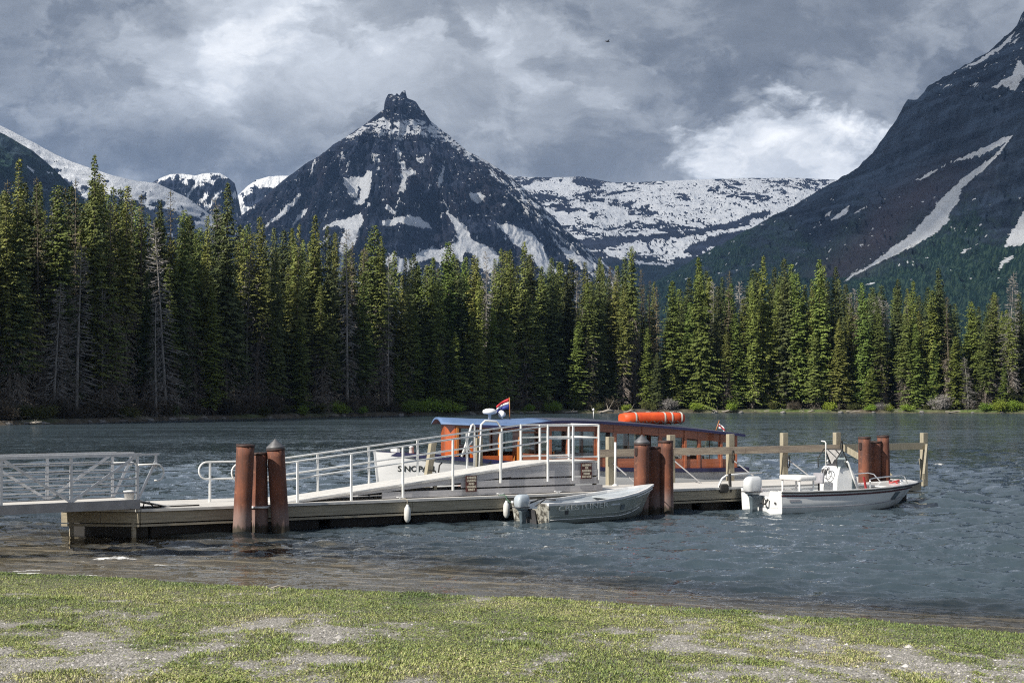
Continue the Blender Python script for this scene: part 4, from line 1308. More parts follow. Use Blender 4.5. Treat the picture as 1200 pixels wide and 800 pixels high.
lg = [log_mesh(1, 4.2, 0.14).build('driftwood_log', M['drift']), log_mesh(2, 2.8, 0.11).build('driftwood_log', M['drift'])]
for j, (px, rot, s) in enumerate([(28, 75, 1.0), (165, 85, 0.8), (205, 70, 0.9), (232, 100, 0.8), (385, 60, 0.8), (700, 88, 2.0), (655, 92, 1.5), (730, 85, 1.4), (615, 80, 1.1), (845, 88, 1.4), (905, 92, 1.5), (945, 85, 1.0), (1010, 95, 1.3), (1055, 80, 0.9), (1128, 92, 1.4), (595, 50, 0.9)]):
    o = lg[j] if j < 2 else lg[j % 2].copy()
    if j >= 2: COL.objects.link(o)
    Y = shore_at(px) + 0.45
    o.location = (sx(px, Y), Y, 0.22); o.rotation_euler = (0, 0, R(rot)); o.scale = (s, s, s)
    tag(o, 'bleached driftwood log lying along the far waterline', 'log', 'driftwood logs along the far waterline')


def rock_mesh(seed):
    rs = np.random.RandomState(seed)
    mb = MB()
    ring = []
    for h, rr in ((-0.5, 0.75), (-0.1, 1.0), (0.3, 0.8), (0.55, 0.35)):
        ring.append([(rr * (0.75 + 0.5 * rs.rand()) * math.cos(R(45 * k)), rr * (0.75 + 0.5 * rs.rand()) * math.sin(R(45 * k)), h + 0.12 * rs.normal()) for k in range(8)])
    return mb.loft(ring, True, True, False)


rk = [rock_mesh(s).build('shore_rock', M['rock']) for s in (1, 2, 3)]
for j, px in enumerate([8, 30, 50, 56, 104, 118, 143, 147, 176, 200, 206, 212, 240, 262, 315, 362, 402, 470, 552, 610, 668, 760, 790, 838, 868, 918, 985, 1024, 1080, 1140, 1175]):
    o = rk[j] if j < 3 else rk[j % 3].copy()
    if j >= 3: COL.objects.link(o)
    Y = shore_at(px) + trs.uniform(-0.1, 0.5)
    s = trs.uniform(0.22, 0.55)
    o.location = (sx(px, Y), Y, 0.12); o.rotation_euler = (0, 0, trs.uniform(0, 6.28)); o.scale = (s * 1.4, s, s * 0.8)
    tag(o, 'grey rock at the far waterline under the trees', 'rock', 'rocks along the far waterline')

# ------------------------------------------------------------ grass and pebbles on the near bank
def bladesmat():
    m = bpy.data.materials.new('grass blades')
    m.use_nodes = True
    t = NT(m.node_tree)
    p = m.node_tree.nodes['Principled BSDF']
    p.inputs['Roughness'].default_value = 0.6
    c = t.ramp(t.attr('tone'), [(0.0, (0.085, 0.135, 0.040)), (0.32, (0.175, 0.225, 0.055)), (0.58, (0.29, 0.325, 0.095)), (0.80, (0.37, 0.355, 0.16)), (1.0, (0.42, 0.37, 0.25))])
    t.put(p.inputs['Base Color'], c)
    return m


rs = np.random.RandomState(77)
N = 640000
y = 12.5 + 22 * rs.rand(N) ** 1.15
x = (rs.rand(N) * 2 - 1) * (0.34 * y + 0.4)
cv = cover(x, y)
keep = rs.rand(N) < (0.03 + 0.97 * cv ** 1.5)
keep &= (edgeY(x) - y) > 0.02
x = x[keep]; y = y[keep]; cv = cv[keep]; n = len(x)
z = bank_z(x, y) - 0.004
patch = fbm(x * 0.7, y * 0.4, 93, 4, 0.6)
broad = (fbm(x * 0.9 + 9, y * 0.5, 97, 3) > 0.15) & (rs.rand(n) < 0.6)       # clover like leaves against thin blades
a = rs.rand(n) * 6.283
dedge = (edgeY(x) - y)
hgt = np.where(broad, 0.012 + 0.014 * rs.rand(n), 0.016 + 0.038 * rs.rand(n) ** 1.6) * (0.7 + 0.5 * cv) * np.where(dedge < 1.6, 1.25, 1.0) * (1 + 1.1 * np.clip(fbm(x * 1.9, y * 1.3, 121, 4, 0.6) * 3 - 0.6, 0, 1))
wid = np.where(broad, 0.007 + 0.008 * rs.rand(n), 0.0028 + 0.003 * rs.rand(n))
tilt = np.where(broad, 0.9 + 0.7 * rs.rand(n), 0.35 + 0.6 * rs.rand(n))
D = np.stack([np.cos(a) * np.sin(tilt), np.sin(a) * np.sin(tilt), np.cos(tilt)], 1)
S = np.stack([-np.sin(a), np.cos(a), np.zeros(n)], 1)
P0 = np.stack([x, y, z], 1)
P0[:, 2] += np.where(broad, hgt * 0.5, 0)
B = P0 + D * (hgt * 0.5)[:, None]
V = np.stack([P0, B + S * wid[:, None], P0 + D * hgt[:, None] + np.stack([0 * x, 0 * x, -0.25 * hgt], 1), B - S * wid[:, None]], 1).reshape(-1, 3)
tone = np.clip(0.42 + 0.30 * patch + 0.50 * fbm(x * 0.5 + 4, y * 0.22, 131, 5, 0.65) + 0.20 * rs.normal(0, 1, n) - 0.14 * (dedge < 1.5) + 0.2 * (1 - cv), 0, 1)
tag(np_mesh('grass', V, np.arange(4 * n).reshape(-1, 4), bladesmat(), attrs={'tone': np.repeat(tone, 4)}), 'patchy short green grass and clover on the gravel bank', 'grass', None, 'stuff')

M['pebble'] = bpy.data.materials.new('pebbles')
M['pebble'].use_nodes = True
_t = NT(M['pebble'].node_tree)
_p = M['pebble'].node_tree.nodes['Principled BSDF']
_p.inputs['Roughness'].default_value = 0.85
_t.put(_p.inputs['Base Color'], _t.ramp(_t.attr('tone'), [(0.0, (0.10, 0.095, 0.088)), (0.4, (0.24, 0.23, 0.212)), (0.75, (0.37, 0.355, 0.335)), (1.0, (0.58, 0.56, 0.54))]))
N = 90000
y = 12.5 + 20 * rs.rand(N) ** 1.2
x = (rs.rand(N) * 2 - 1) * (0.34 * y + 0.4)
cv = cover(x, y)
keep = ((rs.rand(N) < (1.02 - cv) ** 1.2) | (np.abs(edgeY(x) - y) < 0.22)) & ((edgeY(x) - y) > -0.3)
x = x[keep]; y = y[keep]; n = len(x)
z = bank_z(x, y)
s = 0.006 + 0.016 * rs.rand(n) ** 3
s = np.where((edgeY(x) - y < 0.25) & (rs.rand(n) < 0.35), s * 2.6, s) * np.where(rs.rand(n) < 0.006, 2.2, 1.0)
a = rs.rand(n) * 6.283
oct_ = np.array([[1, 0, 0], [0, 1, 0], [-1, 0, 0], [0, -1, 0], [0, 0, 1.0]])
loc = oct_[None] * (s[:, None, None] * np.stack([1 + 0.5 * rs.rand(n), 0.8 + 0.4 * rs.rand(n), 0.6 + 0.4 * rs.rand(n)], 1)[:, None, :])
c, sn = np.cos(a)[:, None], np.sin(a)[:, None]
V = np.stack([loc[..., 0] * c - loc[..., 1] * sn + x[:, None], loc[..., 0] * sn + loc[..., 1] * c + y[:, None], loc[..., 2] + z[:, None] + 0.001], -1).reshape(-1, 3)
fb = np.array([[0, 1, 4], [1, 2, 4], [2, 3, 4], [3, 0, 4]])
Fc = (np.arange(n)[:, None, None] * 5 + fb[None]).reshape(-1, 3)
tag(np_mesh('gravel', V, Fc, M['pebble'], attrs={'tone': np.repeat(np.clip(0.5 + 0.24 * rs.normal(0, 1, n), 0, 1), 5)}), 'pale pebbles scattered in the bare patches of the bank', 'gravel', None, 'stuff')
# ------------------------------------------------------------ the dock and everything on it
TH = R(32.0)
CT, ST = math.cos(TH), math.sin(TH)
AY = 47.0 / (1 + 0.2175 * 0.625)
AX = -0.2175 * AY
DZ = 0.66                                  # deck height over the water
DW = 3.2                                   # deck width


def D(u, v, z=0.0):
    return Vector((AX + u * CT - v * ST, AY + u * ST + v * CT, z))


def U(px, v):
    """how far along the dock a photo column falls, on the line at depth v"""
    p = (px - 600.0) / F
    return (p * (AY + v * CT) - AX + v * ST) / (CT - p * ST)


def Z(px, py, v):
    u = U(px, v)
    return sz(py, AY + u * ST + v * CT)


def dock_thing(name, u, v, z, label, cat, group=None):
    return thing(name, D(u, v, z), TH, label, cat, group)


UE = U(1080, 0.0)
UP = (-1.55, 1.25)                         # slanted end of the dock under the gangway
dock = dock_thing('floating_dock', 0, 0, 0, 'long floating dock with pale deck and weathered plank sides on black floats', 'dock')
outline = [(0.03, 0.03), (UE - 0.03, 0.03), (UE - 0.03, DW - 0.03), (UP[0] + 0.6, DW - 0.03), (UP[0] + 0.04, UP[1])]
b = MB()
nd = 60
b.prism(outline, DZ - 0.05, DZ)
b.build('deck', M['deck'], dock)
b = MB()                                   # pale strip along the edge
b.bar((0, 0, DZ - 0.012), (UE, 0, DZ - 0.012), 0.09, 0.065)
b.bar((UP[0], UP[1], DZ - 0.014), (0, 0, DZ - 0.014), 0.08, 0.06)
b.build('edge_strip', M['rim'], dock)


def fascia(p, q, nm='side_plank', seg=3.6):
    p = Vector(p); q = Vector(q); L = (q - p).length; n = max(1, round(L / seg))
    for i in range(n):
        m1 = MB(); a = p + (q - p) * (i / n); c = p + (q - p) * ((i + 1) / n - 0.008 / L)
        m1.bar(a, c, 0.05, 0.26)
        m1.build(nm, M['fascia'], dock)
    m2 = MB(); m2.bar(p - Vector((0, 0, 0.19)), q - Vector((0, 0, 0.19)), 0.06, 0.055)
    m2.build('lower_stringer', M['fascia'], dock)


zf = DZ - 0.19
fascia((0.0, 0.03, zf), (UE, 0.03, zf))
fascia((UP[0], UP[1] + .02, zf), (0.0, 0.03, zf), seg=1.3)
fascia((UE - 0.02, 0.05, zf), (UE - 0.02, DW, zf), seg=1.6)
fascia((UP[0] + 0.6, DW, zf), (UE, DW, zf), seg=6)
u0 = 0.35
while u0 < UE - 1.2:
    b = MB(); L = min(2.2, UE - 0.2 - u0)
    b.loft([rounded(u0 + L / 2, DW / 2 + .1, z, L / 2 * s, (DW / 2 - 0.3) * s, 0.12) for z, s in ((-0.45, 0.94), (-0.38, 1), (0.30, 1), (0.38, 0.97))], True)
    b.build('float', M['black'], dock)
    u0 += 2.45
b = MB(); b.prism([(.3, .32), (.3, DW - .3), (UP[0] + .75, DW - .3), (UP[0] + .38, UP[1] + .32), (-.05, .42)], -0.4, 0.38); b.build('float', M['black'], dock)
for u, v, h in ((-1.34, 1.16, .4), (-0.12, 0.16, .46)):
    b = MB(); b.bar((u, v, -0.3), (u, v, 0.46), 0.09, 0.09); b.build('strut', M['fascia'], dock)
for px, v in ((470, .12), (587, .12), (654, .12), (884, .15)):          # mooring cleats
    u = U(px, v); b = MB()
    b.tube([(u - .13, v, DZ + .075), (u - .05, v, DZ + .06), (u + .05, v, DZ + .06), (u + .13, v, DZ + .075)], .016, 6)
    b.box(u - .05, u - .02, v - .02, v + .02, DZ, DZ + .06); b.box(u + .02, u + .05, v - .02, v + .02, DZ, DZ + .06)
    b.build('cleat', M['galv'], dock)

M['slate'] = mat('dark slate roof', (0.055, 0.060, 0.085), (0.04, 0.045, 0.065), 2, rough=0.6)
# mooring piles
def pilemat():
    m = M['rust']
    t = NT(m.node_tree)
    p = m.node_tree.nodes['Principled BSDF']
    old = p.inputs['Base Color'].links[0].from_socket
    co = t.n('ShaderNodeTexCoord').outputs['Object']
    sp_ = t.n('ShaderNodeSeparateXYZ'); t.put(sp_.inputs[0], co)
    z = sp_.outputs[2]
    st, _ = t.noise(t.vec('MULTIPLY', co, (7, 7, 0.35)), 1.5, 6, 0.65)      # run-off streaks down the pipe
    c = t.mix(t.math('MULTIPLY', t.smooth(st, 0.50, 0.66), 0.55), old, (0.055, 0.030, 0.026))
    sp2, _ = t.noise(co, 9, 5, 0.7)
    c = t.mix(t.math('MULTIPLY', t.smooth(sp2, 0.56, 0.70), 0.5), c, (0.34, 0.15, 0.085))
    zz = t.math('ADD', z, t.math('MULTIPLY', t.math('SUBTRACT', st, 0.5), 0.5))
    c = t.mix(t.math('MULTIPLY', t.smooth(zz, 0.85, 0.40), 0.55), c, (0.25, 0.20, 0.19))  # lime bleached by high water
    c = t.mix(t.smooth(zz, 0.26, 0.14), c, (0.040, 0.032, 0.022))                         # wet foot
    t.put(p.inputs['Base Color'], c)


pilemat()
def pile(px, base_v, top_py, lean, dia, label, cone=False, ring=False, slot=False, stub=0.0):
    u = U(px, base_v); p = D(u, base_v, 0)
    zt = sz(top_py, p.y)
    t = thing('mooring_pile', (p.x, p.y, 0), 0, label, 'pile', None)
    b = MB()
    bot = Vector((0, 0, -1.4)) - Vector((lean[0], lean[1], 0)) * 1.4 / max(zt, 1)
    top = Vector((lean[0], lean[1], zt))
    ax = (top - bot).normalized()
    n = 14
    b.tube([bot + (top - bot) * k / n for k in range(n + 1)], dia / 2, 22, cap=True)
    sh = b.build('steel_pipe', M['rust'], t)
    b = MB()
    if cone:
        b.lathe([(dia / 2 + .012, -.05), (dia / 2 + .012, 0.0), (dia / 2 + .01, .005), (0.02, .19), (0.004, .21)], top, 22, ax)
        b.build('pointed_cap', M['capgrey'], t)
        b = MB(); b.lathe([(dia / 2 + .016, -.09), (dia / 2 + .016, -.045)], top, 22, ax); b.build('rim', M['rustdark'], t)
    else:
        b.lathe([(dia / 2 + .01, -.05), (dia / 2 + .01, .012), (dia / 2 - .03, .012), (dia / 2 - .03, .004)], top, 22, ax)
        b.build('rim', M['rustdark'], t)
    if ring:
        b = MB(); b.lathe([(dia / 2 + .002, ring), (dia / 2 + .05, ring), (dia / 2 + .05, ring + .05), (dia / 2 + .002, ring + .05)], (lean[0] * ring / zt, lean[1] * ring / zt, 0), 22)
        b.build('hoop', M['galv'], t)
    if slot:
        b = MB(); b.bar(top + Vector((-dia * .42, -dia * .3, -.38)), top + Vector((-dia * .42, -dia * .3, -.17)), .07, .1); b.build('slot', M['rustdark'], t)
    if stub:
        b = MB(); q = top + Vector((dia * .5 * stub, -.02, -.42)); b.tube([q, q + Vector((.20 * stub, 0, -.05))], .11, 10); b.build('brace_pipe', M['rustdark'], t)
    return t


PD = 0.44
pile(283, -0.62, 521, (0.10, 0), PD, 'bright rusty pile nearest the gangway, tallest of the left trio and flat topped')
pile(305, -0.28, 530.5, (-0.03, 0), PD * 0.92, 'short dark rusty pile with a metal hoop in the middle of the left trio', ring=0.62, stub=0.0)
pile(329, -0.55, 523.5, (-0.13, 0), PD, 'leaning rusty pile with a pointed grey cap right of the left trio', cone=True, stub=-1)
pile(751, -0.38, 517.5, (0.03, 0), PD * .98, 'rusty pile with a pointed grey cap beside the bow of the aluminium boat', cone=True, slot=True)
pile(767, -0.22, 523.5, (0, 0), PD * .9, 'short dark rusty pile in the middle of the trio by the aluminium boat')
pile(781, -0.40, 516.5, (-0.02, 0), PD * .95, 'rusty flat topped pile on the right of the trio by the aluminium boat')
pile(1013, -0.30, 512, (0, 0), PD * .86, 'rusty pile with a dark slot, leftmost of the trio behind the white motorboat bow', slot=True)
pile(1026, -0.18, 517, (0, 0), PD * .80, 'short dark rusty pile in the middle of the trio behind the white motorboat bow')
pile(1037, -0.24, 510.5, (-0.06, 0), PD * .86, 'rusty pile on the right of the trio near the dock end, tilting left', stub=-1)

# gangway
G0 = Vector((sx(161, AY - 0.05), AY - 0.05, 0)); G1 = Vector((sx(0, 39.1), 39.1, 0))
gd = (G1 - G0).normalized(); ga = math.atan2(-gd.y, -gd.x)
gang = thing('gangway', (G0.x, G0.y, 0), ga, 'silver aluminium gangway with truss railings reaching the dock from the left', 'gangway')
GL, GW, GB, GT = 6.4, 1.30, 0.70, 0.92      # local: x runs back (negative) to the shore, y across to the far side
b = MB(); b.box(-GL, 0.15, 0.07, GW - 0.07, GT - 0.06, GT - 0.02); b.build('walkway', M['deck'], gang)
for yy in (0, GW):
    b = MB(); b.bar((-GL, yy, (GB + GT) / 2), (0.05, yy, (GB + GT) / 2), 0.10, GT - GB); b.build('side_beam', M['beam'], gang)
    b = MB(); b.bar((-GL, yy, GT + 1.08), (0.1, yy, GT + 1.08), 0.07, 0.07)
    b.build('top_rail', M['galv'], gang)
    nx = [0.0, -2.13 * 0.8, -3.5, -5.1]
    xs_ = [0.0, -1.72, -3.44, -5.16]
    for h in (0.17, 0.34, 0.51, 0.68, 0.88):
        b = MB(); b.tube([(-GL, yy, GT + h), (-0.02, yy, GT + h)], 0.021, 6); b.build('mid_rail', M['galv'], gang)
    for x_ in xs_:
        b = MB(); b.bar((x_, yy, GT), (x_, yy, GT + 1.05), 0.055, 0.055); b.build('post', M['galv'], gang)
    for i in range(3):
        a, c = (xs_[i + 1] + .03, GT + 0.02), (xs_[i] - .03, GT + 1.05)
        if i % 2: a, c = (xs_[i] - .03, GT + 0.02), (xs_[i + 1] + .03, GT + 1.05)
        b = MB(); b.bar((a[0], yy + (.0), a[1]), (c[0], yy, c[1]), 0.05, 0.06); b.build('diagonal_brace', M['galv'], gang)
    b = MB(); b.bar((0.03, yy, GT + .02), (0.50, yy, GT + .92), 0.05, 0.05); b.build('diagonal_brace', M['galv'], gang)
    b = MB(); b.bar((0.1, yy, GT + 1.08), (0.58, yy, GT + 1.08), 0.05, 0.04); b.bar((0.50, yy, GT + .75), (0.50, yy, GT + 1.06), .045, .045); b.build('rail_extension', M['galv'], gang)
    b = MB(); b.tube([(0.0, yy - .06, GT + .84), (0.45, yy - .06, GT + .84)] + arc((0.48, yy - .06, GT + .64), .2, 80, -80, 8, (1, 0, 0), (0, 0, 1)) + [(0.42, yy - .06, GT + .45)], .022, 7); b.build('handrail_loop', M['whitepipe'], gang)
b = MB(); b.slab([(0.06, 0.1, GT - .03), (0.06, GW - .1, GT - .03), (0.95, GW - .1, DZ + .03), (0.95, 0.1, DZ + .03)], (0, 0, 1), .015); b.build('hinged_plate', M['galv'], gang)
bk = dock_thing('gangway_bumper', 0, 0, 0, 'small white bumper at the foot of the gangway railing', 'bumper')  # a white bumper, modelled like a small pail with a cover
bk.location = G0 + Vector((-.22, .12, GT - .02))
b = MB(); b.lathe([(.11, 0), (.13, .19), (.14, .19), (.14, .205), (.02, .22)], (0, 0, 0), 16); b.build('bumper_body', M['dome'], bk)
b = MB(); b.lathe([(.145, .20), (.145, .22), (.05, .235)], (0, 0, 0), 16); b.build('bumper_top', M['cush'], bk)
b = MB(); u_ = U(172, .35); b.tube([(0, 0, 0), (.05, .05, .12), (.18, .05, .14), (.3, .1, .02), (.7, .05, .015), (1.5, .1, .015)], .02, 6)
hs = b.build('hose', M['darkrope']); hs.location = D(u_ - .1, .35, DZ + .02); hs.rotation_euler = (0, 0, TH)
tag(hs, 'black hose lying on the deck at the end of the gangway', 'hose')

# boarding ramp with skirts and hand rails
V0, V1 = 0.55, 1.95
ru0, ru1, ru2 = U(338, V0), U(640, V0), U(702, V0)
zp = Z(640, 541, V0)
ramp = dock_thing('boarding_ramp', 0, 0, 0, 'white topped wooden boarding ramp rising to a platform beside the tour boat', 'ramp')


def rz(u):
    return DZ + 0.02 + (zp - DZ - 0.02) * max(0, min(1, (u - ru0) / (ru1 - ru0)))


b = MB()
b.loft([[(u, V0 - .03, rz(u)), (u, V1 + .03, rz(u)), (u, V1 + .03, rz(u) - .05), (u, V0 - .03, rz(u) - .05)] for u in (ru0 - .25, ru0 + .0, ru1, ru2)], True, True, False)
b.build('ramp_deck', M['rim'], ramp)
for vv in (V0, V1):
    b = MB()                                # stringer under the walking surface
    for ua, ub in ((ru0 + .3, ru1), (ru1, ru2)):
        b.slab([(ua, vv, rz(ua) - .052), (ub, vv, rz(ub) - .052), (ub, vv, rz(ub) - .30), (ua, vv, max(rz(ua) - .30, DZ + .005))], (0, 1, 0), .05)
    b.build('stringer', M['skirt'], ramp)
    for k, (h0, h1) in enumerate(((0.02, 0.19), (0.235, 0.42), (0.47, 0.645))):
        z0, z1 = DZ + h0, DZ + h1
        us = ru0 + (z1 + .30 - DZ) / (zp - DZ) * (ru1 - ru0) * (0.80 if k else 0.62)
        if us > ru1 - .5: us = ru1 - .5
        b = MB(); b.box(us, ru2 + (.12 if k == 0 else 0), vv - .004 + (0 if vv == V0 else .0), vv + .036, z0, z1); b.build('skirt_board', M['skirt'], ramp)
for u in (ru0 + 2.2, ru0 + 4.4, ru0 + 6.4, ru1, ru2 - .08):
    for vv in (V0 + .12, V1 - .12):
        if rz(u) - .3 > DZ + .1:
            b = MB(); b.bar((u, vv, DZ), (u, vv, rz(u) - .05), .09, .09); b.build('support_leg', M['post'], ramp)
RH = 1.02


def ramp_rail(vv, posts, ustart, uend, off):
    pts_t = [(u, vv, rz(u) + RH) for u in (ustart + .25, ru0, ru1, uend)]
    lo = .44
    b = MB()
    loop = [Vector((ustart + .25, vv, rz(ustart) + RH - lo)), *[Vector((ustart + .22 - .22 * math.cos(R(t)), vv, rz(ustart) + RH - lo / 2 + lo / 2 * math.sin(R(t)))) for t in range(-80, 81, 20)], Vector((ustart + .25, vv, rz(ustart) + RH))]
    b.tube([Vector(p) for p in [(u, vv, rz(u) + RH - lo) for u in (ru1, ru0)]] + loop + [Vector(p) for p in pts_t[1:3]], .024, 8)
    b.build('hand_rail', M['whitepipe'], ramp)
    for px in posts:
        u = U(px, vv)
        b = MB(); b.bar((u, vv + off, max(rz(u) - .38, DZ + .01)) if u > ru0 else (u, vv, DZ), (u, vv + (off if u > ru0 else 0), rz(u) + RH - .02), .05, .05)
        b.build('rail_post', M['whitepipe'], ramp)


ramp_rail(V0 - .03, [348, 411, 471.5, 530, 586], U(271, V0), ru1, -.035)
ramp_rail(V1 + .0, [246, 373, 433, 490, 548], U(233, V1), ru1, .035)
for vv, pxs in ((V0 - .03, (640, 671, 701)), (V1 + .0, (600, 632, 666))):
    ua, ub = ru1 + .02, ru2 - .02
    for h in (RH + .0, RH - .36, .12):
        b = MB(); b.bar((ua, vv, zp + h), (ub, vv, zp + h), .045, .045); b.build('platform_rail', M['whitepipe'], ramp)
    for px in pxs:
        u = min(max(U(px, vv), ua), ub)
        b = MB(); b.bar((u, vv - .03, zp - .55), (u, vv - .03, zp + RH), .05, .05); b.build('rail_post', M['whitepipe'], ramp)
b = MB(); b.bar((ru2 - .02, V0, zp + RH), (ru2 - .02, V1, zp + RH), .05, .06); b.bar((ru2 - .02, V0, zp + RH - .36), (ru2 - .02, V1, zp + RH - .36), .05, .05); b.build('platform_rail', M['whitepipe'], ramp)


def board_sign(px0, px1, py0, py1, v, lines, label):
    u0, u1 = U(px0, v), U(px1, v); z0, z1 = Z((px0 + px1) / 2, py1, v), Z((px0 + px1) / 2, py0, v)
    t = dock_thing('notice_board', (u0 + u1) / 2, v, z0, label, 'sign')
    b = MB(); b.box(-(u1 - u0) / 2, (u1 - u0) / 2, -.012, .012, 0, z1 - z0); b.build('panel', M['sign'], t, 0.004)
    n = len(lines); hh = (z1 - z0) / (n + .4)
    for i, l in enumerate(lines):
        w_ = (u1 - u0) * .86
        s_ = hh * (.98 if l.isupper() else .85)
        o = text('lettering', l, s_, M['cream'], t, (0, -.0145, (z1 - z0) - hh * (i + .7)), (R(90), 0, 0), .0012, 'CENTER', .004)
        wd = o.dimensions.x if o.dimensions.x else 1
        xs2 = [v_.co.x for v_ in o.data.vertices]
        wd = max(xs2) - min(xs2)
        if wd > w_: o.scale = (w_ / wd, 1, 1)


board_sign(546, 558.5, 557, 576, V0 - .085, ['5 MINUTE', 'LOADING', 'AND', 'UNLOADING', 'ONLY'], 'small brown notice hung on the sloping side of the ramp')
board_sign(681, 693.5, 542.5, 560.5, V0 - .075, ['NO FISHING', 'OR', 'SWIMMING', 'FROM', 'BOAT DOCK'], 'small brown notice hung on the slatted platform end of the ramp')

# timber railing on the lake side of the dock
VR = DW - .12
rl = dock_thing('timber_railing', U(700, VR), VR, DZ, 'weathered timber railing of posts and one broad board along the outer dock edge', 'railing')


def RL(px, v=VR):
    return U(px, v) - U(700, VR)


zr = Z(920, 526, VR) - DZ
joints = [700, 787, 872, 982, 1084]
for i in range(4):
    b = MB(); b.bar((RL(joints[i]) + .01, -.07, zr), (RL(joints[i + 1]) - .01, -.07, zr), .05, .23); b.build('rail_board', M['rail'] if i < 3 else M['post'], rl)
for px, tp in ((716, 511.5), (787.5, 509.5), (857, 508.5), (920, 507), (982, 506.5), (1084, 507)):
    b = MB(); x_ = RL(px); zt = Z(px, tp, VR) - DZ
    b.box(x_ - .11, x_ + .11, 0 - .03, .14, -.02 if px < 1080 else -.42, zt); b.build('post', M['post'], rl, .008)
for px, dx_, h in ((716, .55, .62), (787.5, .62, .66), (857, .62, .62), (920, .62, .62)):
    b = MB(); x_ = RL(px); b.bar((x_ + .05, -.03, h + .05), (x_ + dx_, -.7, .0), .035, .035); b.build('knee_brace', M['beam'], rl)
xe = RL(1084)
b = MB(); b.bar((xe - .03, -.10, zr - .02), (xe - 1.55, -1.45, .02), .07, .20); b.build('diagonal_brace', M['post'], rl)
xm = RL(982)
b = MB(); b.bar((xm + .12, -.02, zr + .05), (xm + 1.05, -.9, .3), .06, .20); b.bar((xm + 1.05, -.9, .3), (xm + 1.30, -1.15, .02), .06, .2); b.build('diagonal_brace', M['post'], rl)
b = MB(); b.bar((xm - .35, -.16, zr - .38), (xm - 1.0, -.9, .02), .05, .08); b.build('diagonal_brace', M['post'], rl)
b = MB(); b.bar((xe + .02, .05, -.45), (xe - .2, .05, zr * .55), .05, .07); b.build('diagonal_brace', M['post'], rl)
for px, tp, bp, lean, lb in ((503, 518, 548, .12, 'leaning pale timber mooring post at the tour boat bow behind the ramp'), (561, 513, 545, 0, 'short grey timber mooring post with a rope behind the ramp')):
    v = DW - .15; u = U(px, v)
    t = dock_thing('mooring_post', u, v, DZ, lb, 'post')
    zt = Z(px, tp, v) - DZ
    b = MB(); b.bar((-lean, 0, 0), (lean, 0, zt), .17, .17); b.build('timber', M['post'], t)
    b = MB(); b.tube([(-.12 + lean * .3, -.12, .62), (.12, -.12, .60), (.2, -.16, .45), (.28, -.1, .75), (.42, 0, .82)], .022, 6); b.build('rope', M['darkrope'], t)
wp = dock_thing('pole', U(721, 2.6), 2.6, DZ, 'slim white upright pole beside the first timber railing post', 'pole')
b = MB(); b.tube([(0, 0, 0), (0, 0, Z(721, 518, 2.6) - DZ)], .035, 8); b.build('tube', M['whitepipe'], wp)
b = MB(); b.lathe([(.09, 0), (.09, .03), (.04, .06)], (0, 0, 0), 12); b.build('foot', M['galv'], wp)
for px, zz, lb in ((857, 1.0, 'dark coil of rope hanging on the railing post at the tour boat stern'), (922, .78, 'short dark rope tied to the railing post left of the motorboat windshield'), (984, 1.25, 'dark rope tied round the top of the railing post behind the motorboat windshield')):
    o = MB(); r_ = random.Random(px)
    pts = []
    for k in range(26):
        a = k / 25 * 4 * math.pi
        pts.append((.02 + .06 * math.cos(a) + .01 * r_.random(), -.04 + .02 * math.sin(a * 1.3), -.22 + .2 * math.sin(a) + .01 * k / 25))
    o.tube(pts, .016, 5)
    oo = o.build('rope_coil', M['darkrope']); oo.location = D(U(px, VR - .12), VR - .14, DZ + zz); oo.rotation_euler = (0, 0, TH)
    tag(oo, lb, 'rope')

# white fenders hanging on the dock front
for px, lb in ((477, 'white fender hanging on the dock front below the ramp middle'), (593, 'white fender hanging on the dock at the aluminium boat stern')):
    t = dock_thing('boat_fender', U(px, -.1), -.12, 0.24, lb, 'fender')
    b = MB(); b.lathe([(.02, -.22), (.045, -.2), (.085, -.13), (.09, 0), (.09, .10), (.075, .17), (.04, .22), (.03, .26)], (0, 0, .05), 14); b.build('fender_body', M['fender'], t)
    b = MB(); b.tube([(0, 0, .3), (0, .0, .42), (0, .12, .46), (-.1, .25, .44)], .013, 5); b.build('line', M['greenrope'] if px > 500 else M['rope'], t)

# bent mooring arm on the dock front beside the motorboat
ma = dock_thing('mooring_whip', U(846, .1), .1, DZ, 'bent white mooring arm with black pads on the dock edge behind the outboard', 'mooring arm')
u9 = U(893, .1) - U(846, .1)
b = MB(); b.tube([(-.18, -.06, -.06), (-.12, -.04, .12), (.0, 0, .27), (.18, .02, .36), (.4, .02, .38), (u9, .02, .42)], .030, 8); b.build('bent_tube', M['whitepipe'], ma)
b = MB(); b.bar((.26, -.08, -.14), (.26, -.04, .42), .07, .06); b.build('upright_pad', M['rubber'], ma)
b = MB(); b.loft([rounded(-.02, -.11, z, .17 * s, .06, .05) for z, s in ((-.14, .7), (-.08, 1), (.06, 1), (.12, .7))], True); b.build('bumper_pad', M['rubber'], ma)

# ------------------------------------------------------------ tour boat
FH = R(20.0)
fv = Vector((math.cos(FH), math.sin(FH), 0)); fn = Vector((math.sin(FH), -math.cos(FH), 0))
ferry = thing('tour_boat', (-4.13, 53.3, 0), FH, 'white hulled wooden tour boat with varnished cabin and blue roof moored behind the dock', 'tour boat')
FL = 12.08            # local x runs from stem to stern, -y is the near side


def fb_(s):
    return float(np.interp(s, [0, .25, .7, 1.3, 2.2, 3.2, 4.5, 6.5, 10, FL], [0.02, .22, .52, .84, 1.16, 1.42, 1.6, 1.68, 1.66, 1.52]))


def fs_(s):
    return float(np.interp(s, [0, 1.2, 2.2, 3.5, 5.0, 7, 9.5, FL], [1.66, 1.58, 1.50, 1.38, 1.24, 1.12, 1.05, 1.03]))


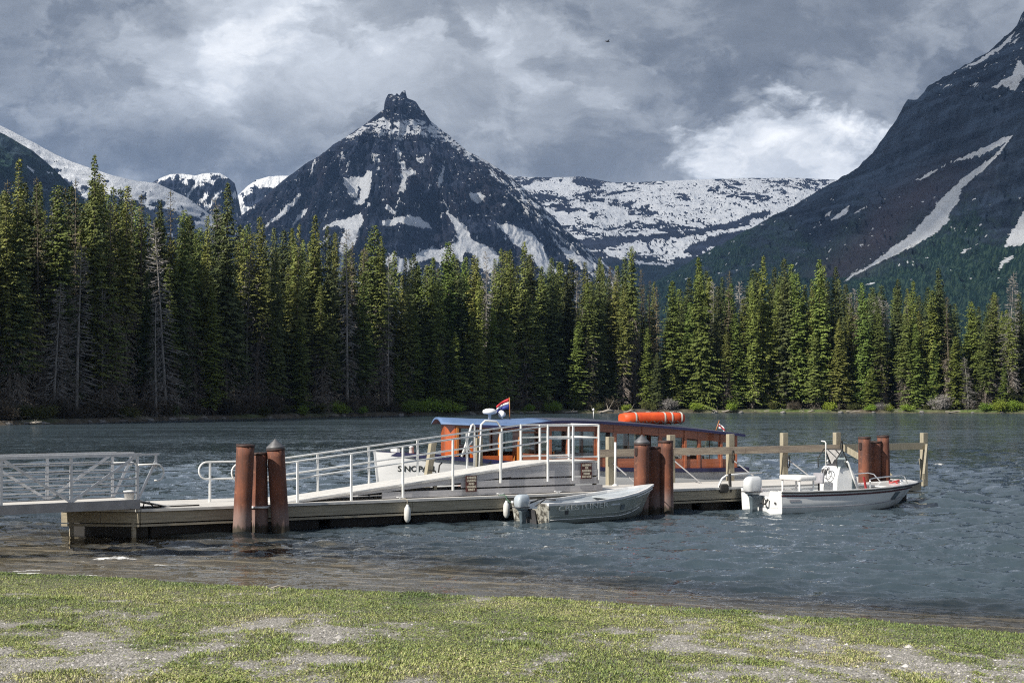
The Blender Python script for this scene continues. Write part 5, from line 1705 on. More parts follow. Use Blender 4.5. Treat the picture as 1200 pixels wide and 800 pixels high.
secs = []
for s in np.concatenate([[0, .12, .3, .6], np.linspace(1, FL, 24)]):
    bb, zs = fb_(s), fs_(s)
    fl = np.interp(s, [0, 2, 5], [.55, .75, .96])
    half = [(0, -.45), (bb * fl * .7, -.35), (bb * fl * .93, -.05), (bb * fl, .25), (bb * (fl + 1) / 2, zs * .6), (bb, zs)]
    ring = [(s - (0.0 if s > 1 else (1 - s) * .10 * z), -y, z) for y, z in reversed(half)] + [(s - (0.0 if s > 1 else (1 - s) * .10 * z), y, z) for y, z in half[1:]]
    secs.append(ring)
MB().loft(secs, False, False).build('hull', M['hullwhite'], ferry)
b = MB(); b.loft([[secs[-1][k] for k in range(11)], [(p[0] + .02, p[1] * .98, p[2]) for p in secs[-1]]], False, True); b.build('transom', M['hullwhite'], ferry)
ss = np.concatenate([[0.0, .12, .3, .6], np.linspace(1, FL, 24)])
b = MB(); b.loft([[(s, -fb_(s), fs_(s) - .04), (s, fb_(s), fs_(s) - .04), (s, fb_(s), fs_(s) - .08), (s, -fb_(s), fs_(s) - .08)] for s in ss], True, True, False); b.build('side_deck', M['mahog'], ferry)
for sg in (-1, 1):
    b = MB(); b.loft([[(s, sg * (fb_(s) - .03), fs_(s) + .02), (s, sg * (fb_(s) + .055), fs_(s) + .02), (s, sg * (fb_(s) + .055), fs_(s) - .11), (s, sg * (fb_(s) - .03), fs_(s) - .11)] for s in ss], True, True, False)
    b.build('rub_rail', M['navy'], ferry)
b = MB(); b.bar((FL, -1.5, 1.0), (FL, 1.5, 1.0), .12, .12); b.build('rub_rail', M['navy'], ferry)
b = MB(); b.bar((.02, 0, -.2), (-.16, 0, 1.68), .07, .07); b.build('stem', M['hullwhite'], ferry)
b = MB(); b.bar((.5, -.35, 1.7), (.5, .35, 1.7), .10, .12); b.lathe([(.06, 0), (.08, .05), (.06, .2), (.09, .22), (.02, .26)], (1.0, -.1, 1.58), 12); b.build('bow_bitts', M['galv'], ferry)


# cabin plan: half width along s
def cw(s):
    return float(np.interp(s, [2.1, 2.5, 3.0, 3.8, 4.6, FL], [.62, .86, 1.08, 1.32, 1.44, 1.40]))


def eave(s):
    return float(np.interp(s, [1.9, 3.0, 3.9, 4.5, 5.3, 6.7, 8.5, 10, 11.95], [2.52, 2.47, 2.44, 2.52, 2.60, 2.57, 2.45, 2.32, 2.11]))


CS, CE = 2.25, 11.75


def cpt(s, z, side):
    return Vector((s, side * cw(s), z))


for side in (-1, 1):
    # lower panel, header above the windows
    st = np.linspace(CS, CE, 20)
    b = MB(); b.loft([[(s, side * cw(s), fs_(s) - .05), (s, side * (cw(s) - .04), fs_(s) - .05), (s, side * (cw(s) - .04), fs_(s) + .30), (s, side * cw(s), fs_(s) + .30)] for s in st if s > 4.0 or side > 0], True, True, False)
    b.build('lower_panel', M['mahog'], ferry)
    b = MB(); b.loft([[(s, side * (cw(s) + .01), eave(s) - .30 * min(1, max(.35, (s - 3.6) / 1.6))), (s, side * (cw(s) - .05), eave(s) - .30 * min(1, max(.35, (s - 3.6) / 1.6))), (s, side * (cw(s) - .05), eave(s) + .02), (s, side * (cw(s) + .01), eave(s) + .02)] for s in st], True, True, False)
    b.build('header', M['mahog'], ferry)
    k = 0
    posts = [2.30, 2.95, 3.55, 4.15, 5.15, 5.75, 6.75, 7.35, 8.35, 8.95, 9.85, 10.35, 11.15, 11.70]
    for s in posts:
        zb = fs_(s) - .05
        wd = .11 if k % 2 else .16
        b = MB(); b.bar(cpt(s, zb, side) + Vector((0, -side * .03, 0)), cpt(s, eave(s), side) + Vector((0, -side * .03, 0)), wd, .075, (1, 0, 0))
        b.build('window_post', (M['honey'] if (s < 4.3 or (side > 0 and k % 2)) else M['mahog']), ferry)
        k += 1
    for s0, s1 in zip(posts[3:-1], posts[4:]):
        if s1 - s0 < .7: continue
        m_ = (s0 + s1) / 2
        y_ = side * (cw(m_) - .03)
        zb0, zt0 = fs_(m_) + .28, eave(m_) - .28
        b = MB()
        q = [(s0 + .07, side * (cw(s0) - .03), zb0), (s1 - .07, side * (cw(s1) - .03), zb0), (s1 - .07, side * (cw(s1) - .03), zt0), (s0 + .07, side * (cw(s0) - .03), zt0)]
        for i in range(4):
            b.bar(q[i], q[(i + 1) % 4], .045, .045)
        wn = b.build('window', M['mahog'], ferry)
        b = MB(); b.slab([(p[0], p[1], p[2]) for p in q], (0, 1, 0), .006); b.build('pane', M['glass'], wn)
        b = MB(); b.bar((m_, y_, zb0), (m_, y_, zt0), .025, .02); b.build('sash_bar', M['rustdark'], wn)
# front facet: panels with the sunlight put into their orange varnish colour
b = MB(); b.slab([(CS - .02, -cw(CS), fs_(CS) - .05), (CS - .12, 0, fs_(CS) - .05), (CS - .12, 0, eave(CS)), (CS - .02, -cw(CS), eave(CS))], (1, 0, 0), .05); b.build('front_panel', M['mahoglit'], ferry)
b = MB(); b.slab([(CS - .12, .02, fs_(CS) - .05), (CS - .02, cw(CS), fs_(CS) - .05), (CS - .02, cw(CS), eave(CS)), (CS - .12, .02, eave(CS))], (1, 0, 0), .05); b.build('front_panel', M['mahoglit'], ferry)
b = MB(); b.box(CS - .12, CS - .07, -.03, .03, fs_(CS), eave(CS)); b.build('front_mullion', M['mahog'], ferry)
# roof: cambered blue canvas over the wheelhouse, dark edge along the cabin
rs_ = np.concatenate([[1.85, 1.95, 2.2], np.linspace(2.6, 11.95, 26)])
ring = []
for s in rs_:
    hwid = cw(max(s, 2.1)) + .16 if s > 2.0 else cw(2.1) * (.82 if s < 1.9 else .98)
    cam_h = .19 - .11 * min(1, max(0, (s - 3.9) / 1.2))
    e = eave(s)
    ring.append([(s, hwid * t, e + .02 + cam_h * (1 - t * t)) for t in np.linspace(-1, 1, 13)] + [(s, hwid * t, e - .02 + cam_h * (1 - t * t) * .9) for t in np.linspace(1, -1, 13)])
ks = int(np.searchsorted(rs_, 4.9))
MB().loft(ring[:ks + 1], True, True).build('roof', M['blueroof'], ferry)
MB().loft([[(p[0] + .004, p[1], p[2]) for p in r_] for r_ in ring[ks:]], True, True).build('roof', M['slate'], ferry)
for side in (-1, 1):
    b = MB(); b.loft([[(s, side * (cw(max(s, 2.1)) + .17), eave(s) + .03), (s, side * (cw(max(s, 2.1)) + .20), eave(s) + .03), (s, side * (cw(max(s, 2.1)) + .20), eave(s) - .05), (s, side * (cw(max(s, 2.1)) + .17), eave(s) - .05)] for s in rs_ if s > 2.3], True, True, False)
    b.build('roof_edge', M['navy'], ferry)
# inside: bulkhead, benches, wheel, paper notice
b = MB(); b.box(4.15, 4.20, -1.40, -.72, fs_(4.2), eave(4.2) - .02); b.build('bulkhead', M['honey'], ferry)
b = MB(); b.box(4.15, 4.20, .35, 1.40, fs_(4.2), eave(4.2) - .02); b.build('bulkhead', M['mahog'], ferry)
b = MB(); b.box(2.75, 2.80, -.86, .86, fs_(3), fs_(3) + .42); b.build('dashboard', M['mahoglit'], ferry)
b = MB(); b.box(CS, CE, -1.3, 1.3, .55, .60); b.build('cabin_floor', M['mahog'], ferry)
for s in np.arange(4.9, 11, 1.05):
    for y0, y1 in ((-1.3, -.35), (.35, 1.3)):
        b = MB(); zz = fs_(s) - .02
        b.box(s, s + .42, y0, y1, zz - .08, zz); b.box(s + .40, s + .45, y0, y1, zz, zz + .42); b.box(s + .02, s + .4, y0 + .03, y0 + .08, .6, zz - .08); b.box(s + .02, s + .4, y1 - .08, y1 - .03, .6, zz - .08)
        b.build('bench', M['honey'], ferry)
b = MB(); b.box(3.55, 3.56, -1.27, -1.08, fs_(3.5) + .22, fs_(3.5) + .44); b.build('paper_notice', M['cush'], ferry)
b = MB(); b.box(2.95, 3.95, -1.28, -1.22, fs_(3.5) - .04, fs_(3.5) + .16); b.build('lower_panel', M['mahoglit'], ferry)
# name on the bow, laid on the flare of the hull
x0 = 1.0
name_len = 1.12
def hull_half(s, z):
    bb, zs = fb_(s), fs_(s); fl = np.interp(s, [0, 2, 5], [.55, .75, .96])
    return float(np.interp(z, [.25, zs * .6, zs], [bb * fl, bb * (fl + 1) / 2, bb]))


p0 = Vector((.45, -hull_half(.45, 1.14), 1.14)); p1 = Vector((1.55, -hull_half(1.55, 1.12), 1.12))
nm_ = text('boat_name', 'SINOPAH', .25, M['ink'], ferry, (0, 0, 0), (0, 0, 0), .002, 'CENTER', .004)
for v_ in nm_.data.vertices:               # bend the letters onto the flare of the bow
    xx, zz, th_ = 1.0 + v_.co.x, 1.13 + v_.co.y, v_.co.z
    s_ = (xx + .1 * zz) / (1 + .1 * zz)
    s_ = xx if s_ > 1 else s_
    v_.co = (xx, -(hull_half(s_, zz) + .010 + th_), zz)
# radar dome, spotlight, flag staff, stern flag, roof vent
b = MB(); s_, y_ = 3.55, -.25; zt = eave(s_) + .2
b.lathe([(.05, 0), (.05, .18), (.20, .20), (.23, .25), (.22, .31), (.12, .36), (.02, .37)], (s_, y_, zt - .02), 16); b.build('radar_dome', M['dome'], ferry)
b = MB(); s_ = 3.95; b.lathe([(.03, 0), (.03, .1)], (s_, -.3, zt), 8); b.lathe([(.06, -.12), (.11, .0), (.12, .06), (.02, .08)], (s_, -.3, zt + .17), 12, (-.8, -.5, .1)); b.build('spotlight', M['dome'], ferry)
b = MB(); b.tube([(4.25, -.2, zt), (4.23, -.2, zt + .70)], .018, 6); fp = b.build('flag_staff', M['honey'], ferry)


def flag(base, L, Hh, bands, parent, dirx=(-1, .2, 0), sag=.4):
    dv = Vector(dirx).normalized(); pv = Vector((-dv.y, dv.x, 0))
    for (h0, h1, m_) in bands:
        b = MB(); secs = []
        for i in range(9):
            t = i / 8
            off = pv * (.06 * math.sin(t * 7 + h0 * 3) * t)
            dz_ = -sag * t * t * Hh * (1 - h0 * .2)
            sh = 1 - .35 * t
            c0 = Vector(base) + dv * L * t + off + Vector((0, 0, Hh * (h0 * sh) + dz_)); c1 = Vector(base) + dv * L * t + off + Vector((0, 0, Hh * (h1 * sh) + dz_))
            secs.append([c0, c1, c1 + pv * .008, c0 + pv * .008])
        b.loft(secs, True, True, True); b.build('flag', m_, parent)


flag((4.23, -.2, zt + .32), .42, .36, ((0, .42, M['blue']), (.42, .66, M['flagwhite']), (.66, 1.0, M['flagred'])), fp)
b = MB(); b.tube([(11.2, -.9, eave(11.2)), (11.35, -.9, eave(11.2) + .40)], .015, 6); sp_ = b.build('flag_staff', M['honey'], ferry)
flag((11.33, -.9, eave(11.2) + .12), -.20, .18, ((0, .4, M['flagwhite']), (.4, .7, M['flagred']), (.7, 1.0, M['flagwhite'])), sp_, (-1, .2, 0), .8)
b = MB(); b.tube([(6.85, -.9, eave(6.8) + .1), (6.85, -.9, eave(6.8) + .36)], .012, 5); b.lathe([(.03, 0), (.04, .04), (.01, .08)], (6.85, -.9, eave(6.8) + .36), 8); b.build('stern_light', M['dome'], ferry)

# orange float bundles strapped on the roof
def ferry_at(px, y):
    p = (px - 600) / F
    # solve for s on the line at local offset y
    a = (-4.13 - y * math.sin(FH)); c = 53.3 + y * math.cos(FH)
    return (p * c - a) / (math.cos(FH) - p * math.sin(FH))


def ferry_world(s, y, z):
    return Vector((-4.13 + s * math.cos(FH) - y * math.sin(FH), 53.3 + s * math.sin(FH) + y * math.cos(FH), z))


for pa, pb, mm, lb, straps in ((728.5, 798.5, M['orange'], 'long orange life float with pale straps on the tour boat roof', (.17, .65, .77, .93)),):
    s0, s1 = ferry_at(pa, -.45), ferry_at(pb, -.45)
    t = thing('life_float', ferry_world((s0 + s1) / 2, -.45, eave((s0 + s1) / 2) + .07), FH, lb, 'life float', None)
    L = (s1 - s0) / 2
    t.scale = (1, 1, .92)
    b = MB()
    rr = []
    for k in range(12):
        tt = -1 + 2 * k / 11
        sc_ = (1 - abs(tt) ** 6 * .25)
        rr.append([(tt * L, .36 * sc_ * math.copysign(abs(math.cos(a)) ** .6, math.cos(a)), .215 + .215 * sc_ * math.copysign(abs(math.sin(a)) ** .6, math.sin(a))) for a in np.linspace(0, 2 * math.pi, 20, endpoint=False)])
    b.loft(rr, True, True); b.build('float_cover', mm, t)
    for q in straps:
        x_ = -L + 2 * L * q 
        b = MB(); b.loft([[(x_ + dx_, .375 * math.copysign(abs(math.cos(a)) ** .6, math.cos(a)), .215 + .23 * math.copysign(abs(math.sin(a)) ** .6, math.sin(a))) for a in np.linspace(0, 2 * math.pi, 20, endpoint=False)] for dx_ in (-.028, .028)], True, False); b.build('strap', M['strap'], t)
    b = MB()
    for k in range(int(L * 2 / .28)):
        xx = -L + .14 + .28 * k
        b.tube([(xx, -.37, .13), (xx + .07, -.39, .05), (xx + .14, -.38, .04), (xx + .21, -.37, .12)], .014, 5)
    b.build('grab_line', M['darkrope'], t)

# white pipe stair frame by the bow
fr_ = dock_thing('boarding_stairs', U(556, DW - .25), DW - .25, DZ, 'white pipe boarding frame standing at the tour boat bow behind the ramp', 'frame')
du = U(541, DW - .25) - U(556, DW - .25)
zt = Z(556, 497, DW - .25) - DZ; zb = Z(541, 535, DW - .25) - DZ
b = MB(); b.tube([(0, 0, 0), (0, 0, zt - .05), (-.05, 0, zt), (-.10, 0, zt - .03), (du * .62, 0, zb + .42), (du, 0, zb)], .032, 8); b.build('leg_pipe', M['whitepipe'], fr_)
b = MB(); b.tube([(du * .86, .0, zb + .12), (-.08, .0, zb + .45)], .026, 7); b.tube([(du * .7, .02, zb + .32), (-.02, .02, zb + .05)], .022, 7); b.build('cross_pipe', M['whitepipe'], fr_)
b = MB(); dr_ = U(588, DW - .25) - U(556, DW - .25)
b.tube([(.22, 0, zt - .02), (.36, 0, zt + .10), (.75, 0, zt + .08), (dr_ - .12, 0, zt + .02), (dr_, 0, zt - .14), (dr_, 0, 0)], .03, 8); b.tube([(.22, 0, zt - .02), (.12, 0, .0)], .03, 8); b.build('hoop_pipe', M['whitepipe'], fr_)

# ------------------------------------------------------------ small boats
def boat_hull(L, stations, root, m_out, m_in, m_cap, floor_z, wall=.06, cap_w=.08, cap_h=.05, capname='gunwale', trim=1):
    """stations: (x/L, half beam at the sheer, sheer height, half beam at the chine, chine height, keel height, rake)"""
    out, inn, capL, capR = [], [], [], []
    for (t, bs, zs, bc, zc, zk, rk_) in stations:
        x = t * L
        out.append([(x + rk_, -bs, zs), (x + rk_ * .5, -(bs * .45 + bc * .55), (zs + zc) / 2), (x, -bc, zc), (x - rk_ * .2, -bc * .5, (zc * .4 + zk * .6)), (x - rk_ * .3, 0, zk),
                    (x - rk_ * .2, bc * .5, (zc * .4 + zk * .6)), (x, bc, zc), (x + rk_ * .5, (bs * .45 + bc * .55), (zs + zc) / 2), (x + rk_, bs, zs)])
        bi = max(bs - wall, .01); bf = max(min(bc, bi) - wall * .5, .005); zf_ = max(floor_z, zc + .05)
        inn.append([(x + rk_ * .95, -bi, zs - .005), (x + rk_ * .4, -bf, zf_), (x + rk_ * .4, bf, zf_), (x + rk_ * .95, bi, zs - .005)])
        for sg, lst in ((-1, capL), (1, capR)):
            lst.append([(x + rk_, sg * (bs + .012), zs + .012), (x + rk_, sg * max(bs - cap_w, 0), zs + .012), (x + rk_, sg * max(bs - cap_w, 0), zs - cap_h), (x + rk_, sg * (bs + .012), zs - cap_h)])
    o = MB().loft(out, False, False).build('hull', m_out, root)
    MB().loft(inn, False, False).build('inner_shell', m_in, root)
    for l in (capL, capR):
        MB().loft(l, True, True, False).build(capname, m_cap, root)
    return out


def outboard(root, x, y, z, m_cowl, sc, lettering=None):
    """cowling, midsection, lower unit with propeller; the motor hangs aft of x"""
    ob = []
    rr = []
    for zz, hx, hy, cx in ((.10, .16, .13, -.03), (.16, .21, .16, -.04), (.32, .235, .175, -.05), (.46, .225, .17, -.04), (.53, .19, .14, -.02), (.57, .12, .09, 0.0)):
        rr.append([(x + (px_ * 1.0) * sc, y + py_ * sc, z + zz * sc) for px_, py_, _ in rounded(cx - .2, 0, 0, hx, hy, min(hx, hy) * .6)])
    cw_ = MB().loft(rr, True, True).build('outboard_cowling', m_cowl, root)
    b = MB(); rr = []
    for zz, hx, hy, cx in ((.09, .15, .12, -.22), (.0, .12, .085, -.2), (-.25, .10, .06, -.2), (-.45, .10, .05, -.2)):
        rr.append([(x + px_ * sc, y + py_ * sc, z + zz * sc) for px_, py_, _ in rounded(cx, 0, 0, hx, hy, min(hx, hy) * .6)])
    b.loft(rr, True, True)
    b.box(x - .12 * sc, x + .03, y - .07 * sc, y + .07 * sc, z - .12 * sc, z + .06 * sc)
    b.build('outboard_midsection', M['leg'], root)
    b = MB(); b.box(x - .42 * sc, x - .08 * sc, y - .09 * sc, y + .09 * sc, z - .47 * sc, z - .44 * sc)
    b.loft([[(x + (px_ - .2) * sc, y + py_ * sc, z + zz * sc) for px_, py_, _ in rounded(0, 0, 0, hx, hy, min(hx, hy) * .5)] for zz, hx, hy in ((-.46, .1, .04), (-.62, .09, .03), (-.78, .06, .012))], True, True)
    b.lathe([(.015 * sc, -.22 * sc), (.055 * sc, -.1 * sc), (.055 * sc, .12 * sc), (.02 * sc, .2 * sc)], (x - .2 * sc, y, z - .62 * sc), 10, (1, 0, 0))
    for k in range(3):
        a = R(120 * k + 20); b.bar((x - .40 * sc, y, z - .62 * sc), (x - .42 * sc, y + .13 * sc * math.cos(a), z - .62 * sc + .13 * sc * math.sin(a)), .06 * sc, .015)
    b.build('outboard_lower_unit', M['leg'], root)
    b = MB(); b.box(x - .475 * sc, x - .05 * sc, y - .181 * sc, y + .181 * sc, z + .155 * sc, z + .18 * sc); b.build('cowling_seam', M['darkgrey'], root)
    return cw_


# aluminium boat
AH = R(38.0)
ab = thing('motorboat', (0.52, 45.75, 0), AH, 'bare aluminium open motorboat moored stern out at the dock front', 'motorboat')
AL = 4.22
ast = [(0, .80, .56, .74, .04, -.12, -.06), (.2, .84, .56, .76, .02, -.13, 0), (.4, .86, .58, .74, .02, -.14, 0), (.6, .82, .65, .64, .05, -.14, .02), (.75, .68, .73, .46, .12, -.12, .06), (.87, .44, .81, .24, .24, -.05, .12), (.95, .20, .87, .09, .40, .10, .16), (1.0, .03, .90, .015, .62, .45, .20)]
boat_hull(AL, ast, ab, M['alu'], M['aluin'], M['galv'], .10)
b = MB(); b.slab([(-.06, -.80, .56), (-.06, -.36, .55), (-.05, -.30, .40), (-.05, .30, .40), (-.06, .36, .55), (-.06, .80, .56), (0.0, .74, .04), (.02, 0, -.12), (0.0, -.74, .04)], (1, 0, 0), .05); b.build('transom', M['transom'], ab)
b = MB(); b.slab([(-.075, -.24, .38), (-.075, .24, .38), (-.04, .3, -.02), (-.04, -.3, -.02)], (-1, 0, 0), .02); b.build('motor_plate', M['darkgrey'], ab)
for x_, w_, dz_, dx2 in ((.95, .79, .42, .34), (2.15, .79, .44, .32)):
    b = MB(); b.box(x_, x_ + dx2, -w_, w_, dz_, dz_ + .045); b.box(x_ + .05, x_ + dx2 - .05, -.3, .3, .1, dz_); b.build('bench_seat', M['cush'] if x_ < 1 else M['aluin'], ab)
b = MB(); q = [(2.75, .74), (3.35, .60), (3.85, .40), (4.28, .14)]
b.loft([[(x_, -w_, zz), (x_, w_, zz), (x_, w_, zz - .04), (x_, -w_, zz - .04)] for (x_, w_), zz in zip(q, (.60, .66, .74, .81))], True, True, False); b.build('bow_deck', M['aluin'], ab)
outboard(ab, -.08, 0.05, .30, M['cowl'], .86)
b = MB(); b.tube([(-.1, .05, .52), (.35, .12, .62), (.62, .14, .66)], .022, 7); b.build('tiller', M['rubber'], ab)
b = MB(); b.tube([(.3, .2, .44), (.55, .1, .62), (.85, .0, .60)], .02, 6); b.build('oar_handle', M['darkgrey'], ab)
for h0, h1 in ((.13, .14), (.22, .25)):          # pressed ribs along both sides
    for sg in (-1, 1):
        secs = []
        for x_ in np.linspace(.05, AL * .86, 14):
            ts = [q_[0] * AL for q_ in ast]
            g_ = lambda k: float(np.interp(x_, ts, [q_[k] for q_ in ast]))
            hh = h0 + (h1 - h0) * x_ / AL + max(0, g_(4) - .06) * 1.0
            f_ = min(.92, max(.05, (hh - g_(4)) / (g_(2) - g_(4))))
            bb_ = g_(3) + (g_(1) - g_(3)) * f_ * (.9 if f_ < .5 else 1)
            xx = x_ + g_(6) * f_
            secs.append([(xx, sg * (bb_ - .01), hh + .018), (xx, sg * (bb_ + .016), hh), (xx, sg * (bb_ - .01), hh - .018)])
        MB().loft(secs, True, True).build('side_rib', M['galv'] if h0 < .2 else M['alu'], ab)
# lettering on the near side, following the plating
def side_point(x, hz_):
    ts = [s[0] * AL for s in ast]
    bs = np.interp(x, ts, [s[1] for s in ast]); zs = np.interp(x, ts, [s[2] for s in ast]); bc = np.interp(x, ts, [s[3] for s in ast]); zc = np.interp(x, ts, [s[4] for s in ast])
    t = (hz_ - zc) / (zs - zc)
    return Vector((x, -(bc + (bs - bc) * t), hz_))


pa_, pb_ = side_point(.20, .45), side_point(2.1, .50)
dd = (pb_ - pa_).normalized(); vv = (side_point(1.1, .54) - side_point(1.1, .28)).normalized(); zax = dd.cross(vv).normalized(); yax = zax.cross(dd)
nm_ = text('lettering', 'CRESTLINER', .20, M['silver'], ab, (0, 0, 0), (0, 0, 0), .002, 'CENTER', .001)
wd = max(v_.co.x for v_ in nm_.data.vertices) - min(v_.co.x for v_ in nm_.data.vertices)
mt = Matrix((dd, yax, zax)).transposed().to_4x4() @ Matrix.Diagonal((1.75 / wd, 1, 1, 1)); mt.translation = side_point(1.12, .445) + zax * .03
nm_.matrix_local = mt
b = MB(); b.slab([side_point(.52, .26) - Vector((0, .012, 0)), side_point(.62, .26) - Vector((0, .012, 0)), side_point(.62, .36) - Vector((0, .012, 0)), side_point(.52, .36) - Vector((0, .012, 0))], (0, -1, 0), .004); b.build('registration_decal', M['darkgrey'], ab)
b = MB(); b.slab([side_point(2.55, .30) - Vector((0, .012, 0)), side_point(2.72, .31) - Vector((0, .012, 0)), side_point(2.72, .44) - Vector((0, .012, 0)), side_point(2.55, .44) - Vector((0, .012, 0))], (0, -1, 0), .004); b.build('registration_decal', M['leg'], ab)
b = MB(); bp = Vector((0.52, 45.75, 0)) + Vector((math.cos(AH), math.sin(AH), 0)) * (AL + .1)
q0 = Vector((bp.x, bp.y, .8)); q1 = D(U(770, .3), .35, DZ + .03)
rp = MB(); rp.tube([q0, (q0 + q1) / 2 - Vector((0, 0, .06)), q1], .012, 5); ro = rp.build('bow_line', M['rope']); tag(ro, 'grey mooring line from the aluminium boat bow to the dock', 'rope')
rp = MB(); q0 = D(U(590, .1), .12, DZ + .05); q1 = Vector((.1, 46.2, .5))
rp.tube([q0, (q0 + q1) / 2 - Vector((0, 0, .08)), q1], .012, 5); ro = rp.build('stern_line', M['greenrope']); tag(ro, 'green mooring line from a dock cleat to the aluminium boat stern', 'rope')

# white centre console boat
WH = R(27.0)
wb = thing('motorboat', (7.34, 50.15, 0), WH, 'white centre console motorboat with maroon stripe moored near the dock end', 'motorboat')
WL = 5.35
wst = [(0, 1.02, .58, 1.0, .02, -.1, -.03), (.15, 1.06, .56, 1.02, .01, -.12, 0), (.4, 1.08, .56, 1.02, .0, -.16, 0), (.6, 1.07, .58, .98, .02, -.18, 0), (.75, 1.0, .61, .80, .08, -.16, .03), (.86, .86, .65, .56, .18, -.08, .10), (.94, .66, .68, .33, .32, .06, .18), (.985, .42, .70, .16, .46, .25, .25), (1.0, .10, .71, .04, .56, .40, .30)]
wst = [(t_, bs_, zs_ + .07, bc_, zc_, zk_, rk_) for (t_, bs_, zs_, bc_, zc_, zk_, rk_) in wst]
boat_hull(WL, wst, wb, M['gelcoat'], M['gelcoat'], M['gelcoat'], .16, .14, .17, .03)
for sg in (-1, 1):        # dark rub rail and maroon stripe lie just proud of the side
    secs1, secs2, secs3 = [], [], []
    for (t, bs, zs, bc, zc, zk, rk_) in wst:
        x = t * WL
        secs1.append([(x + rk_, sg * (bs - .01), zs - .012), (x + rk_, sg * (bs + .035), zs - .012), (x + rk_, sg * (bs + .035), zs - .055), (x + rk_, sg * (bs - .01), zs - .055)])

        def at_(h):
            f_ = min(1, max(0, (h - zc) / max(zs - zc, .05))); mid = .5
            bb = np.interp(f_, [0, .5, 1], [bc, bs * .45 + bc * .55, bs]); xr = np.interp(f_, [0, .5, 1], [x, x + rk_ * .5, x + rk_])
            return xr, bb
        for lst, h0, h1 in ((secs2, zs - .10, zs - .15), (secs3, zc + .155, zc + .18)):
            xa, ba = at_(h0); xb, bb2 = at_(h1)
            lst.append([(xa, sg * (ba + .006), h0), (xb, sg * (bb2 + .006), h1), (xb, sg * (bb2 - .01), h1), (xa, sg * (ba - .01), h0)])
    MB().loft(secs1, True, True, False).build('rub_rail', M['rubber'], wb)
    MB().loft(secs2[:-2], True, True, False).build('stripe', M['maroon'], wb)
    MB().loft(secs3[:-3], True, True, False).build('spray_strake', M['seat'], wb)
b = MB(); b.slab([(-.03, -1.02, .65), (-.03, -.45, .64), (-.02, -.38, .48), (-.02, .38, .48), (-.03, .45, .64), (-.03, 1.02, .65), (0, 1.0, .02), (.02, 0, -.1), (0, -1.0, .02)], (1, 0, 0), .16); b.build('transom', M['gelcoat'], wb)
b = MB(); secs1 = []
for (t, bs, zs, bc, zc, zk, rk_) in wst[4:]:
    x = t * WL; secs1.append([(x + rk_ * .95, -(bs - .03), zs + .006), (x + rk_ * .95, (bs - .03), zs + .006), (x + rk_ * .95, (bs - .03), zs - .03), (x + rk_ * .95, -(bs - .03), zs - .03)])
b.loft(secs1, True, True, False); b.build('bow_deck', M['gelcoat'], wb)
outboard(wb, -.06, 0.0, .42, M['cowlwhite'], 1.12)
b = MB(); b.tube([(-.07, -.22, .42), (-.15, -.24, .30), (-.15, -.30, .25), (-.15, -.38, .26), (-.07, -.41, .40)], .03, 8); b.build('swim_bracket', M['rubber'], wb)
for yy in (-.42, .42):
    b = MB()
    for xx in (1.05, 1.55):
        b.tube([(xx, yy, .16), (xx, yy, .92)], .028, 8)
    b.bar((1.05, yy, .62), (1.55, yy, .62), .03, .05)
    b.build('seat_frame', M['whitepipe'], wb)
b = MB(); b.loft([rounded(1.3, 0, z, .33 * s, .52 * s, .08) for z, s in ((.90, .94), (.93, 1), (1.02, 1), (1.05, .94))], True); b.build('leaning_seat', M['cush'], wb)
b = MB(); b.box(.98, 1.03, -.5, .5, .34, .50); b.build('cooler_panel', M['red'], wb)
b = MB(); b.loft([rounded(1.98, -.12, z, .05, .23 * s, .045) for z, s in ((.80, .9), (.84, 1), (1.08, 1), (1.11, .9))], True); b.build('seat_back', M['seat'], wb)
b = MB(); b.tube([(1.98, -.12, .16), (1.98, -.12, .85)], .03, 8); b.build('seat_post', M['darkgrey'], wb)
# console
b = MB()
b.loft([[(2.35 + dx_, -wd_, z) for dx_, wd_ in ((0 + a0, w0),)] + [(2.35 + a1, -w0, z), (2.35 + a1, w0, z), (2.35 + a0, w0, z)] for z, a0, a1, w0 in ((.16, .0, .95, .46), (.95, .06, .80, .44), (1.22, .16, .62, .42), (1.30, .22, .50, .40))], True, True, False)
b.build('console', M['gelcoat'], wb, .02)
b = MB(); b.tube([(2.30 + .0, -.12 + .19 * math.cos(R(a)), 1.10 + .19 * math.sin(R(a))) for a in range(0, 361, 20)], .016, 6)
for a in (90, 210, 330): b.tube([(2.36, -.12, 1.10), (2.30, -.12 + .19 * math.cos(R(a)), 1.10 + .19 * math.sin(R(a)))], .012, 5)
b.build('steering_wheel', M['chrome'], wb)
for yy, zz, r_ in ((.18, 1.13, .09), (-.02, 1.20, .045), (.28, .95, .04)):
    b = MB(); b.lathe([(r_, -.02), (r_, .03), (r_ * .8, .03)], (2.40, yy, zz), 14, (-1, 0, .15)); b.build('gauge', M['darkgrey'], wb)
b = MB(); b.loft([[(2.62, -.40, 1.29), (2.86, -.38, 1.29), (2.86, .38, 1.29), (2.62, .40, 1.29)], [(2.70, -.36, 1.36), (2.84, -.34, 1.36), (2.84, .34, 1.36), (2.70, .36, 1.36)]], True, True, False); b.build('dash_top', M['darkgrey'], wb)
wsq = [(2.88, -.43, 1.27), (2.62, -.42, 1.80), (2.62, .42, 1.80), (2.88, .43, 1.27)]
b = MB(); b.slab(wsq, (.9, 0, .44), .008); b.slab([(2.88, -.43, 1.27), (2.62, -.42, 1.80), (2.38, -.44, 1.52), (2.40, -.45, 1.27)], (0, -1, 0), .008); ws_ = b.build('windshield', M['glass'], wb)
b = MB()
b.tube([wsq[0], wsq[1], wsq[2], wsq[3]], .022, 7)
